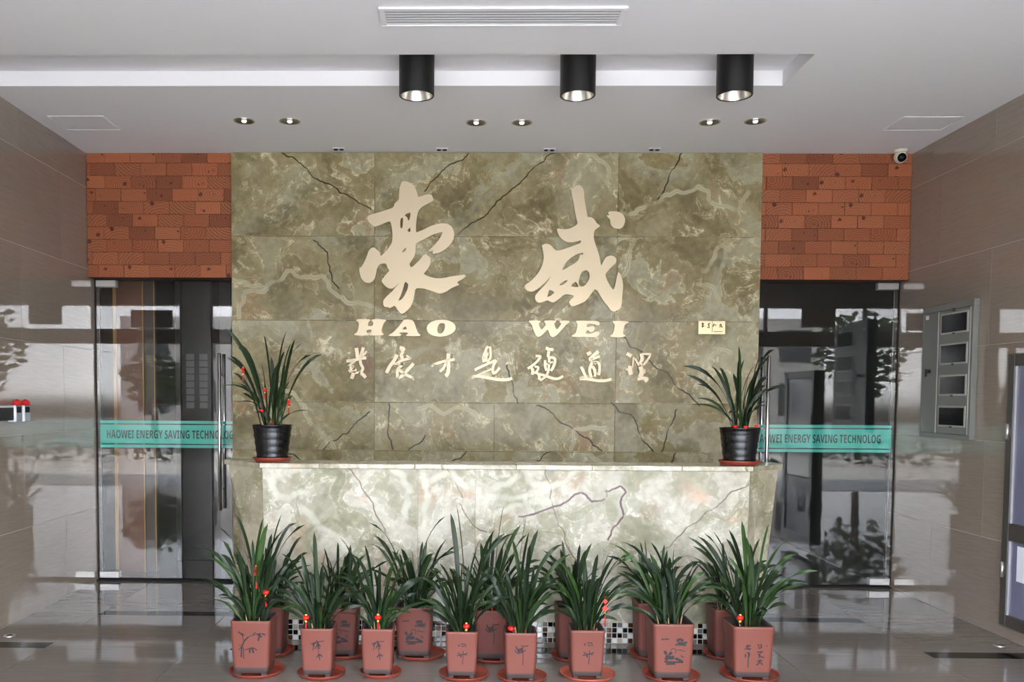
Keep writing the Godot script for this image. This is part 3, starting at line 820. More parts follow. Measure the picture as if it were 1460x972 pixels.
# ------------------------------------------------------------------ reception desk
func desk() -> void:
	var d := thing("reception_desk", "pale polished onyx reception desk with splayed ends and a thin ledge", "desk", Vector3(0, 0, 0))
	var uvs := Vector2(1 / 2.75, 1 / .9)
	var uvo := Vector2(1.105 / 2.75, 1.0 / .9)
	var zf := 1.5
	var yb := .121
	var yt := .984
	for s in [[-1.100, -.222], [-.222, .101], [.101, 1.632]]:
		# front slabs lean in a little towards the floor
		var st := begin()
		var a: float = s[0] + .0006
		var b: float = s[1] - .0006
		var la: float = .014 if s[0] < -1 else 0.0
		var lb: float = .014 if s[1] > 1.5 else 0.0
		var f := [Vector3(a + la, yb, zf), Vector3(b - lb, yb, zf), Vector3(b, yt, zf), Vector3(a, yt, zf)]
		var r := []
		for p in f:
			r.append(p - Vector3(0, 0, .02))
		poly(st, f, Vector3.BACK, uvs, uvo)
		poly(st, r, Vector3.FORWARD, uvs, uvo)
		for k in 4:
			var l := (k + 1) % 4
			var mid: Vector3 = (f[k] + f[l]) / 2 - Vector3((a + b) / 2, (yb + yt) / 2, zf)
			mid.z = 0
			if k % 2 == 0:
				mid.x = 0
			else:
				mid.y = 0
			poly(st, [f[k], f[l], r[l], r[k]], mid, uvs, uvo)
		put("front_slab", done(st), M.desk_onyx, d)
	# splayed ends, wider at the top than at the floor
	for e in [[-1.101, -1.362, 1.235, -1.085, -1.235], [1.633, 1.872, 1.262, 1.617, 1.79]]:
		var sgn := signf(e[1])
		var st := begin()
		var f := [Vector3(e[3], yb, zf - .001), Vector3(e[4], yb, e[2]), Vector3(e[1], yt, e[2]), Vector3(e[0], yt, zf - .001)]
		var r := []
		for p in f:
			r.append(p - Vector3(sgn * .014, 0, .014))
		var out := Vector3(sgn, 0, 1)
		poly(st, f, out, uvs * .6, uvo)
		poly(st, r, -out, uvs, uvo)
		for k in 4:
			var l := (k + 1) % 4
			poly(st, [f[k], f[l], r[l], r[k]], [Vector3.DOWN, Vector3(sgn, 0, -1), Vector3.UP, Vector3(-sgn, 0, 1)][k], uvs, uvo)
		put("end_slab", done(st), M.end_onyx, d)
		# the return behind the splay
		var q := begin()
		box(q, Vector3(e[1] - sgn * .08, (yb + yt) / 2, e[2] - .32), Vector3(.02, yt - yb, .6), .001, uvs, uvo)
		put("return_slab", done(q), M.end_onyx, d)
	# ledge: front pieces and mitred ends
	var cuts := [-1.116, -.78, -.24, .33, .75, 1.25, 1.648]
	for k in cuts.size() - 1:
		put("ledge_slab", span(Vector3(cuts[k] + .0005, yt, 1.215), Vector3(cuts[k + 1] - .0005, 1.011, 1.516), .003, Vector2(.36, .8), Vector2(.4 + k * .13, .3)), M.ledge_onyx, d)
	for e in [[-1.1165, -1.385, 1.232], [1.6485, 1.893, 1.272]]:
		var sgn := signf(e[1])
		var st := begin()
		var t := [Vector3(e[0], 1.011, 1.516), Vector3(e[1], 1.011, e[2]), Vector3(e[1], 1.011, 1.15), Vector3(e[0], 1.011, 1.15)]
		var b := []
		for p in t:
			b.append(p - Vector3(0, 1.011 - yt, 0))
		poly(st, t, Vector3.UP, Vector2(.36, .8), Vector2(.1, .4))
		poly(st, b, Vector3.DOWN)
		for k in 4:
			var l := (k + 1) % 4
			poly(st, [t[k], t[l], b[l], b[k]], [Vector3(sgn, 0, 1), Vector3(sgn, 0, 0), Vector3(0, 0, -1), Vector3(-sgn, 0, 0)][k], Vector2(.36, .8), Vector2(.1, .4))
		put("ledge_end", done(st), M.end_onyx, d)
	# carcass behind the stone, and the mosaic plinth
	put("carcass", span(Vector3(-1.06, .0, 1.24), Vector3(1.59, .98, 1.478)), M.room_dark, d)
	put("work_top", span(Vector3(-1.26, .70, .72), Vector3(1.77, .73, 1.24), .004), M.room_wood_pale, d)
	put("plinth", span(Vector3(-1.085, 0, 1.479), Vector3(1.617, yb, 1.4835)), M.grout_pale, d)
	var ms := {}
	var pal := ["mosaic_white", "mosaic_pale", "mosaic_dark", "mosaic_brown", "mosaic_grey"]
	for c in pal:
		ms[c] = begin()
	var pitch := .0302
	var n := int(2.70 / pitch)
	for i in n:
		for j in 4:
			var c: String = pal[[0, 0, 1, 2, 3, 3, 4, 2][rng.randi_range(0, 7)]]
			box(ms[c], Vector3(-1.084 + pitch * (i + .5), pitch * (j + .5), 1.4865), Vector3(pitch - .005, pitch - .005, .007), .0015)
	var all := ArrayMesh.new()
	for c in pal:
		ms[c].generate_normals()
		ms[c].commit(all)
	var mo := MeshInstance3D.new()
	mo.name = "mosaic_tiles"
	mo.mesh = all
	for k in pal.size():
		mo.set_surface_override_material(k, M[pal[k]])
	d.add_child(mo, true)
	mo.set_meta("kind", "stuff")
	mo.set_meta("label", "small white, brown and dark glass mosaic tiles")

# ------------------------------------------------------------------ potted orchids
func rounded_square(half: float, r: float, y: float) -> PackedVector3Array:
	var l := PackedVector3Array()
	for q in 4:
		var c := Vector2([1, -1, -1, 1][q], [-1, -1, 1, 1][q]) * (half - r)
		for k in 5:
			var a := PI * 2 - (PI / 2 * q + PI / 8 * k)
			l.append(Vector3(c.x + r * cos(a), y, c.y + r * sin(a)))
	return l

func leaf_mesh(base: Vector3, tip: Vector3, width: float, droop: float) -> ArrayMesh:
	var d := tip - base
	var flat := Vector3(d.x, 0, d.z)
	var ctrl := base + flat * .32 + Vector3(0, maxf(d.y * .72 + flat.length() * droop, .08), 0)
	var seg := 9
	var rows := []
	for i in seg + 1:
		var t := float(i) / seg
		var p := base.lerp(ctrl, t).lerp(ctrl.lerp(tip, t), t)
		var tan_ := (ctrl - base).lerp(tip - ctrl, t).normalized()
		var side := tan_.cross(Vector3(flat.x, .0, flat.z).normalized() * .6 + Vector3(.25, 1.0, .5) * .4).normalized()
		if side.length() < .1:
			side = Vector3.RIGHT
		side = side.rotated(tan_, .9 * sin(base.x * 200.0 + base.z * 90.0))
		var nrm := side.cross(tan_)
		var w := width * (0.42 + 0.62 * sin(minf(t * 1.75, 1.35))) * (1.0 if t < .6 else sqrt(maxf(0.0, 1 - pow((t - .6) / .4, 2.0)) * .96 + .002))
		rows.append([p - side * w / 2 + nrm * w * .12, p, p + side * w / 2 + nrm * w * .12])
	var st := begin()
	st.set_smooth_group(0)
	for i in seg:
		for k in 2:
			var a: Vector3 = rows[i][k]
			var b: Vector3 = rows[i + 1][k]
			var c: Vector3 = rows[i + 1][k + 1]
			var e: Vector3 = rows[i][k + 1]
			for p in [a, b, c, a, c, e]:
				st.add_vertex(p)
	return done(st)

func foliage(plant: Node3D, y: float, r: float, tips: Array, extra: int, depth: float, dark := 0) -> void:
	# strap leaves of a cymbidium: those whose tips stand out, and shorter ones between them
	for i in range(0, tips.size(), 2):
		var a := rng.randf() * TAU
		var base := Vector3(cos(a) * r * rng.randf_range(.2, 1.0) + clampf(tips[i] * .12, -.02, .02), y, sin(a) * r * rng.randf_range(.2, 1.0))
		var tip := Vector3(tips[i], y + tips[i + 1] - .0, rng.randf_range(-depth, depth))
		put("leaf", leaf_mesh(base, tip, rng.randf_range(.017, .026), rng.randf_range(.15, .5)), M["leaf%d" % rng.randi_range(0, 5 - dark)], plant)
	for i in extra:
		var a := rng.randf() * TAU
		var b := a + rng.randf_range(-.8, .8)
		var base := Vector3(cos(a), 0, sin(a)) * r * rng.randf_range(.3, 1.1) + Vector3(0, y, 0)
		var reach := rng.randf_range(.05, .27)
		var tip := Vector3(cos(b) * reach * 1.1, y + rng.randf_range(.2, .42) - reach * .5, sin(b) * reach * .8)
		put("leaf", leaf_mesh(base, tip, rng.randf_range(.015, .023), rng.randf_range(.1, .5)), M["leaf%d" % rng.randi_range(0, 3)], plant)
	for i in 14:
		var a := rng.randf() * TAU
		var p := Vector3(cos(a), 0, sin(a)) * r * rng.randf_range(.3, 1.1) + Vector3(0, y - .02, 0)
		var q := p + Vector3(p.x * .35, rng.randf_range(.035, .085), p.z * .35)
		var st := begin()
		st.set_smooth_group(0)
		var loops := []
		for k in 3:
			var l := PackedVector3Array()
			var rr: float = [.0055, .0045, .0008][k]
			for s in 6:
				var u := -TAU * s / 6
				l.append(p.lerp(q, k / 2.0) + Vector3(cos(u) * rr, 0, sin(u) * rr))
			loops.append(l)
		rings(st, loops)
		put("leaf_sheath", done(st), M.sheath if rng.randf() < .6 else M.sheath_brown, plant)

const BAMBOO := [[5, 20, 95, 22, 60, 30, 40, 45, 25], [2, 30, 40, 22, 12], [3, 28, 100, 28, 62], [2, 45, 25, 70, 16, 92, 14], [6, 74, 14, 90, 26], [6, 84, 12, 78, 38], [5, 92, 14, 102, 18], [3, 60, 18, 70, 8], [6, 20, 14, 30, 20], [4, 10, 8, 20, 14], [3, 32, 70, 58, 62], [6, 56, 62, 62, 80], [6, 50, 64, 48, 80], [4, 58, 62, 74, 70], [2, 14, 50, 24, 66], [3, 12, 70, 20, 62]]
const SPRIG := [[2, 50, 10, 55, 40, 58, 70, 64, 96], [5, 48, 20, 34, 34], [5, 52, 24, 66, 38], [5, 50, 16, 60, 30], [4, 54, 30, 44, 48], [4, 46, 22, 28, 28], [3, 52, 18, 80, 16], [3, 40, 30, 34, 56], [4, 56, 30, 62, 50], [5, 60, 72, 50, 84], [5, 60, 70, 74, 80], [4, 60, 72, 62, 92]]
const TEXT_SMALL := [[5, 36, 20, 40, 28], [4, 46, 18, 66, 18, 66, 30], [4, 50, 26, 60, 30], [5, 34, 56, 42, 60], [4, 30, 68, 60, 62, 74, 56], [5, 46, 60, 48, 76], [3, 56, 48, 56, 70, 54, 104], [4, 60, 60, 70, 66]]
const ORCHID := [[3, 56, 36, 60, 60, 58, 102], [5, 30, 20, 34, 34], [6, 40, 42, 52, 28], [6, 44, 44, 36, 30], [5, 50, 44, 58, 26], [4, 54, 22, 80, 18], [3, 52, 14, 56, 22], [5, 36, 40, 50, 50], [4, 50, 46, 66, 40, 70, 34], [4, 26, 36, 30, 46, 44, 52]]
const LANDSCAPE := [[3, 8, 24, 14, 18, 18, 24, 24, 17, 28, 23, 34, 18], [9, 58, 26, 70, 20, 80, 26], [7, 62, 32, 84, 34, 92, 30], [5, 54, 38, 90, 40], [9, 20, 60, 26, 72], [12, 24, 78, 40, 84, 52, 80], [9, 34, 74, 44, 64], [8, 56, 84, 72, 92, 80, 96], [6, 20, 96, 50, 98, 82, 97], [6, 26, 104, 56, 103], [2, 40, 58, 44, 52, 54, 52, 58, 60, 54, 68], [2, 60, 56, 66, 58, 72, 56, 80, 60, 88, 60], [3, 74, 74, 78, 80, 84, 80], [6, 22, 84, 30, 92]]
const CALLIGRAPHY := [[4, 22, 42, 34, 40, 38, 36], [4, 28, 34, 28, 50, 38, 50], [3, 18, 50, 40, 48], [4, 22, 66, 22, 78], [4, 26, 62, 36, 62, 34, 76], [3, 32, 60, 32, 112], [4, 62, 34, 66, 40], [4, 70, 32, 76, 44, 64, 46], [4, 60, 60, 80, 58], [4, 64, 66, 70, 74, 84, 78], [3, 72, 56, 66, 80], [4, 62, 90, 78, 88], [4, 70, 84, 70, 94, 60, 104], [4, 72, 94, 80, 102], [3, 90, 36, 92, 40]]

func square_pot(plant: Node3D, w: float, h: float, drawing: Array, dark: bool) -> void:
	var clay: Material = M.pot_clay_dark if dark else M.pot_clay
	var foot := .16 * h
	var b := w * .438
	var t := w * .5
	var r := w * .1
	var st := begin()
	st.set_smooth_group(0)
	var loops := []
	for k in [[foot, b * 1.012], [foot + .01, b * 1.016], [h * .5, lerpf(b, t, .48)], [h * .93, t * .985], [h - .012, t * .997], [h - .004, t], [h, t - .004]]:
		loops.append(rounded_square(k[1], r, k[0]))
	rings(st, loops)
	put("pot_body", done(st), clay, plant)
	var ri := begin()
	ri.set_smooth_group(0)
	rings(ri, [rounded_square(t - .004, r, h), rounded_square(t - .012, r * .9, h - .001), rounded_square(t - .015, r * .85, h - .008), rounded_square(t - .02, r * .8, h - .06)])
	put("pot_rim", done(ri), M.pot_inside, plant)
	var fo := begin()
	fo.set_smooth_group(0)
	rings(fo, [rounded_square(b * .93, r, .014), rounded_square(b * .965, r, .016), rounded_square(b * 1.005, r, foot - .004), rounded_square(b * 1.012, r, foot)])
	rings(fo, [rounded_square(.001, .0005, .0145), rounded_square(b * .93, r, .014)])
	fo.set_smooth_group(-1)
	for sx in [-1.0, 1.0]:
		for sz in [-1.0, 1.0]:
			box(fo, Vector3(sx * b * .74, .007, sz * b * .74), Vector3(b * .36, .015, b * .36), .003)
	put("pot_foot", done(fo), M.pot_foot, plant)
	var so := begin()
	poly(so, Array(rounded_square(t - .018, r * .8, h - .03)), Vector3.UP)
	put("soil", done(so), M.soil, plant)
	# the picture scratched and inked on the front
	if drawing.size():
		var d := begin()
		var lean := atan((t - b) / h)
		var id := func(q: Vector2) -> Vector2: return Vector2((q.x - 50) * .0073 * w, -(q.y - 55) * .0073 * w)
		strokes(d, drawing, id, .0073 * w, 0.0, .0012)
		var o := put("painted_drawing", done(d), M.pot_paint, plant, Vector3(0, h * .56, lerpf(b, t, .52) + .0003))
		o.rotation.x = lean
		o.set_meta("label", "dark brushed ink picture on the front face")

func saucer(at: Vector3, r: float, label: String, pale := false, h := .019) -> void:
	var m := lathe_mesh([Vector2(.001, .0), Vector2(r * .86, .0), Vector2(r * .9, .003), Vector2(r * .985, h * .8), Vector2(r, h), Vector2(r * .985, h + .001), Vector2(r * .96, h - .002), Vector2(r * .89, .0045), Vector2(r * .86, .004), Vector2(.001, .004)], Vector3.ZERO, 48)
	var o := put("saucer", m, M.saucer_pale if pale else M.saucer, self, at)
	tag(o, label, "saucer")

func lantern(at: Vector3, label: String, style: int) -> void:
	var o := thing("lantern_charm", label, "charm", at)
	if at.y < 1.0:
		o.scale = Vector3.ONE * 1.4
	var drop := 0.0
	if style == 4:
		# two folded paper diamonds on a red cord
		put("cord", tube_mesh([Vector3(0, .03, 0), Vector3(0, -.06, 0)], .0008, 6), M.red_tassel, o)
		for k in 2:
			var dm := put("paper_diamond", box_mesh(Vector3.ZERO, Vector3(.014 + .003 * k, .014 + .003 * k, .003), .001), M.red_paper, o, Vector3(0, .012 - .025 * k, 0))
			dm.rotation.z = PI / 4
		put("bead", lathe_mesh([Vector2(.0005, -.034), Vector2(.0028, -.031), Vector2(.0005, -.028)], Vector3.ZERO, 8), M.green_bead, o)
		put("tassel", lathe_mesh([Vector2(.0005, -.075), Vector2(.0032, -.074), Vector2(.002, -.045), Vector2(.0005, -.036)], Vector3.ZERO, 8), M.red_tassel, o)
		return
	for k in (2 if style == 1 else 1):
		var rx := .0125 if style != 1 else .009
		var ry := .009
		var prof := []
		for i in 9:
			var a := PI * i / 8
			prof.append(Vector2(maxf(rx * sin(a), .0005), -drop - ry * cos(a)))
		put("lantern_ball", lathe_mesh(prof, Vector3.ZERO, 14), M.red, o)
		drop += .0185
	if style == 3:
		return
	put("gold_cap", lathe_mesh([Vector2(.0005, .006), Vector2(.004, .007), Vector2(.004, .012), Vector2(.0005, .0125)], Vector3.ZERO, 10), M.yellow, o)
	var b := -drop + .006
	put("gold_cap", lathe_mesh([Vector2(.0005, b - .004), Vector2(.004, b - .0035), Vector2(.004, b + .002), Vector2(.0005, b + .0025)], Vector3.ZERO, 10), M.yellow, o)
	if style != 2:
		put("tassel", lathe_mesh([Vector2(.0005, b - .04), Vector2(.0036, b - .039), Vector2(.0028, b - .012), Vector2(.001, b - .004), Vector2(.0004, b - .003)], Vector3.ZERO, 8), M.red_tassel, o)

func pots() -> void:
	var all := [
		["P1", .201, .278, -1.016, 2.090, BAMBOO, false, "with an inked bamboo picture, front row end", 0.139, "bamboo-picture pot"],
		["P2", .165, .246, -.686, 2.117, SPRIG, false, "with an inked hanging sprig, next to the bamboo-picture pot", 0.122, "sprig pot next to the bamboo-picture pot"],
		["P3", .162, .241, -.391, 2.096, SPRIG, false, "with an inked sprig, before the lake-picture pot", 0.106, "sprig pot before the lake-picture pot"],
		["P4", .161, .235, .026, 2.109, TEXT_SMALL, false, "with two inked characters and the tallest upright leaves", 0.127, "small pot with the tallest upright leaves"],
		["P5", .161, .240, .314, 2.137, ORCHID, false, "with one inked drooping orchid bloom on its small face", 0.125, "small pot with the drooping bloom drawing"],
		["P6", .173, .244, .645, 2.086, TEXT_SMALL, false, "on the paler saucer with a red paper charm", 0.14, "bushy orchid with a red paper charm"],
		["P7", .204, .284, 1.061, 2.088, LANDSCAPE, false, "with an inked scene of rocks and pine, front row", 0.144, "large pot with the rock-and-pine scene"],
		["P8", .204, .268, 1.459, 2.062, CALLIGRAPHY, false, "with columns of inked calligraphy and the widest leaves", 0.146, "large pot with columns of calligraphy"],
		["B1", .209, .264, -1.024, 1.731, [], true, "hidden behind the bamboo-picture pot", 0.135, "reddish pot behind the bamboo-picture pot"],
		["B2", .195, .263, -.622, 1.749, LANDSCAPE, true, "between and behind the two sprig pots", 0.135, "reddish pot behind the two sprig pots"],
		["B3", .202, .273, -.225, 1.756, LANDSCAPE, true, "with an inked lake picture, in the back row", 0.137, "lake-picture pot in the back row"],
		["B4", .179, .271, .184, 1.802, ORCHID, true, "with a large inked orchid, in the back row", 0.125, "large-orchid pot in the back row"],
		["B5", .188, .281, .622, 1.768, SPRIG, true, "half hidden behind the pot on the paler saucer", 0.13, "reddish pot behind the paler-saucer pot"],
		["B6", .192, .300, 1.054, 1.724, [], true, "hidden behind the rock-and-pine pot", 0.135, "reddish pot behind the rock-and-pine pot"],
		["B7", .192, .267, 1.461, 1.708, [], true, "hidden behind the calligraphy pot", 0.135, "reddish pot behind the calligraphy pot"]]
	var tips := tip_table()
	for p in all:
		var at := Vector3(p[3], .0042, p[4])
		var pl := thing("potted_orchid", ("orchid in a reddish clay pot " if p[6] else "orchid in a square clay pot ") + p[7], "potted plant", at, "orchids in square clay pots on the floor")
		square_pot(pl, p[1], p[2], p[5], p[6])
		var front: bool = not p[6]
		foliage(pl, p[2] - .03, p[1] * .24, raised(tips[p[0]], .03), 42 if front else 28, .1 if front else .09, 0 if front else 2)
		saucer(Vector3(p[3] + (.012 if p[0] != "B3" else .03), 0, p[4]), p[8], "round %s plastic saucer under the %s" % ["pale orange" if p[0] == "P6" else "orange-red", p[9]], p[0] == "P6")
	for s in 2:
		var at := Vector3(-1.078 if s == 0 else 1.622, 1.0112, 1.335)
		var side := "red double-lantern charms" if s == 0 else "red blossoms at its foot"
		saucer(at, .112 if s == 0 else .117, "terracotta saucer on the desk ledge under the orchid with %s" % side, false, .024)
		var pl := thing("potted_orchid", "orchid in a ribbed black pot on the desk ledge, with %s" % side, "potted plant", at + Vector3(0, .0045, 0), "orchids in black pots on the desk ledge")
		var prof := [Vector2(.001, 0), Vector2(.082, 0), Vector2(.086, .004)]
		for k in 15:
			var t := k / 14.0
			prof.append(Vector2(lerpf(.087, .111, t) + (.0028 if k % 3 == 1 else 0.0), .008 + .19 * t))
		prof.append_array([Vector2(.1135, .2), Vector2(.115, .204), Vector2(.114, .208), Vector2(.109, .208), Vector2(.107, .204), Vector2(.104, .17)])
		put("pot_body", lathe_mesh(prof, Vector3.ZERO, 56), M.black_pot, pl)
		put("soil", lathe_mesh([Vector2(.106, .185), Vector2(.05, .19), Vector2(.001, .192)], Vector3.ZERO, 24), M.soil, pl)
		foliage(pl, .19, .05, raised(tips["L1" if s == 0 else "L2"], .02), 13, .1, 2)
	# red lantern charms hung in the leaves
	for l in [
		[-.941, .42, 2.16, 0, "red lantern charm with a tassel on the rim of the bamboo-picture pot"], [-.99, .535, 2.15, 1, "double red lantern charm high in the leaves of the bamboo-picture pot"],
		[-.742, .298, 2.17, 0, "red lantern charm with pink tassel on the first sprig pot"], [-.387, .302, 2.165, 0, "red lantern charm with a tassel on the second sprig pot"],
		[.048, .268, 2.185, 2, "red lantern charm with gold caps on the rim of the pot with tall upright leaves"], [.185, .34, 1.88, 0, "red lantern charm with a tassel on the large-orchid pot in the back row"],
		[-.575, .36, 1.84, 3, "small red bead charm in the back row leaves between the sprig pots"], [.266, .262, 2.2, 3, "red bead charm at the foot of the drooping-bloom orchid"],
		[.728, .375, 2.16, 4, "red paper diamond charm hanging at the paler-saucer pot"], [1.39, .315, 2.15, 2, "red lantern charm with gold caps on the calligraphy pot"],
		[-1.232, 1.545, 1.4, 1, "double red lantern charm with tassel at the outer leaves of the ledge orchid"], [-1.102, 1.422, 1.42, 0, "red lantern charm with gold caps amid the ledge orchid leaves"],
		[-.967, 1.36, 1.42, 1, "double red lantern charm low among the inner leaves of the ledge orchid"], [-1.125, 1.305, 1.41, 3, "small red bead charm at the foot of the ledge orchid"],
		[1.565, 1.232, 1.43, 3, "red blossom charm on the black pot rim, nearest the wall plaque"], [1.622, 1.228, 1.44, 3, "red blossom charm at the middle of the black pot rim"], [1.69, 1.236, 1.42, 3, "red blossom charm on the black pot rim beside the glass door"]]:
		lantern(Vector3(l[0], l[1], l[2]), l[4], l[3])

func raised(a: Array, by: float) -> Array:
	var o := a.duplicate()
	for i in range(1, o.size(), 2):
		o[i] += by
	return o

func tip_table() -> Dictionary:
	return {
		"P1": [-0.31, 0.36, -0.26, 0.31, -0.32, 0.07, -0.33, 0.15, -0.19, 0.44, -0.17, 0.37, 0.04, 0.49, 0.13, 0.51, 0.09, 0.48, 0.19, 0.47, 0.25, 0.46, 0.21, 0.47, 0.06, 0.43, -0.04, 0.36, -0.06, 0.34, 0.15, 0.21, -0.19, 0.30, -0.16, 0.22, 0.14, 0.36, 0.01, 0.40],
		"P2": [-0.02, 0.47, -0.04, 0.39, 0.03, 0.37, -0.09, 0.35, -0.18, 0.36, -0.29, 0.15, -0.23, 0.22, 0.09, 0.18, 0.10, 0.34, -0.17, 0.24, 0.11, 0.13, 0.16, 0.22, -0.12, 0.26, 0.08, 0.23],
		"P3": [-0.20, 0.43, -0.12, 0.37, -0.07, 0.40, 0.10, 0.38, 0.16, 0.35, -0.21, 0.23, -0.10, 0.33, -0.00, 0.29, 0.05, 0.27, 0.14, 0.18, 0.10, 0.13, -0.18, 0.18, 0.11, 0.26],
		"P4": [-0.03, 0.62, -0.06, 0.56, -0.15, 0.30, -0.17, 0.22, -0.11, 0.34, 0.21, 0.47, 0.26, 0.48, 0.18, 0.27, -0.17, 0.14, -0.17, 0.06, 0.09, 0.44, 0.00, 0.34, 0.16, 0.48, 0.07, 0.39],
		"P5": [0.02, 0.58, 0.08, 0.50, -0.04, 0.44, 0.04, 0.48, 0.22, 0.42, 0.26, 0.36, 0.18, 0.19, -0.26, 0.22, -0.12, 0.28, -0.08, 0.30, 0.13, 0.14, 0.01, 0.33, 0.04, 0.43, 0.16, 0.24, -0.09, 0.50],
		"P6": [0.10, 0.39, 0.00, 0.34, 0.15, 0.35, 0.23, 0.36, 0.20, 0.38, 0.04, 0.38, -0.14, 0.10, -0.11, 0.30, -0.15, 0.27, 0.06, 0.27, 0.23, 0.11, 0.16, 0.03, -0.19, 0.18, -0.01, 0.24, -0.16, 0.24],
		"P7": [-0.26, 0.39, -0.12, 0.40, -0.03, 0.33, -0.09, 0.32, -0.31, 0.37, -0.24, 0.16, -0.01, 0.19, 0.11, 0.31, 0.14, 0.30, -0.26, 0.23, 0.18, 0.25, -0.15, 0.29, 0.03, 0.27, 0.16, 0.22, 0.18, 0.14, -0.21, 0.22],
		"P8": [-0.07, 0.52, -0.10, 0.46, -0.06, 0.45, 0.03, 0.38, 0.10, 0.49, 0.07, 0.41, 0.22, 0.41, -0.30, 0.42, -0.30, 0.39, -0.26, 0.43, -0.22, 0.44, -0.18, 0.45, -0.10, 0.41, 0.25, 0.34, 0.30, 0.28, 0.29, 0.19, 0.15, 0.14, 0.25, 0.32, 0.12, 0.29, -0.11, 0.33, -0.16, 0.23, 0.27, 0.21],
		"B1": [-0.18, 0.48, 0.18, 0.23, 0.14, 0.21, 0.12, 0.28, 0.23, 0.29, 0.18, 0.36, 0.01, 0.37],
		"B2": [-0.08, 0.32, -0.01, 0.35, 0.01, 0.22, 0.05, 0.30, 0.08, 0.18, -0.10, 0.24, 0.11, 0.24],
		"B3": [-0.24, 0.44, -0.23, 0.36, 0.16, 0.47, 0.17, 0.34, -0.07, 0.31, 0.09, 0.29, 0.23, 0.32, 0.23, 0.29, 0.18, 0.28, -0.26, 0.31, 0.06, 0.26, 0.14, 0.24, 0.23, 0.13, -0.03, 0.24],
		"B4": [0.00, 0.42, 0.06, 0.55, 0.15, 0.44, -0.03, 0.35, 0.10, 0.33, -0.06, 0.35, 0.12, 0.41, 0.19, 0.38, -0.10, 0.29],
		"B5": [-0.12, 0.11, -0.00, 0.25, -0.07, 0.16, -0.14, 0.26, 0.05, 0.13, -0.03, 0.21],
		"B6": [-0.11, 0.16, -0.18, 0.15, -0.05, 0.18, -0.08, 0.13, 0.01, 0.15, 0.09, 0.18],
		"B7": [-0.17, 0.05, -0.14, 0.17, -0.14, 0.12, -0.17, 0.23, -0.06, 0.21, 0.02, 0.25],
		"L1": [-0.26, 0.55, 0.08, 0.54, -0.06, 0.52, 0.14, 0.49, 0.18, 0.47, 0.13, 0.47, 0.28, 0.41, 0.24, 0.40, -0.18, 0.46, -0.22, 0.45, -0.26, 0.40, -0.27, 0.39, -0.25, 0.30, -0.27, 0.24, -0.30, 0.22, 0.09, 0.42, -0.06, 0.35, -0.01, 0.39, 0.05, 0.35, 0.07, 0.36],
		"L2": [-0.04, 0.46, 0.03, 0.39, -0.02, 0.39, 0.09, 0.41, 0.08, 0.37, -0.18, 0.35, -0.33, 0.35, -0.30, 0.30, 0.21, 0.45, 0.17, 0.41, -0.03, 0.31, 0.11, 0.39, -0.07, 0.21, 0.20, 0.29, 0.15, 0.24, 0.19, 0.23, -0.15, 0.34]}

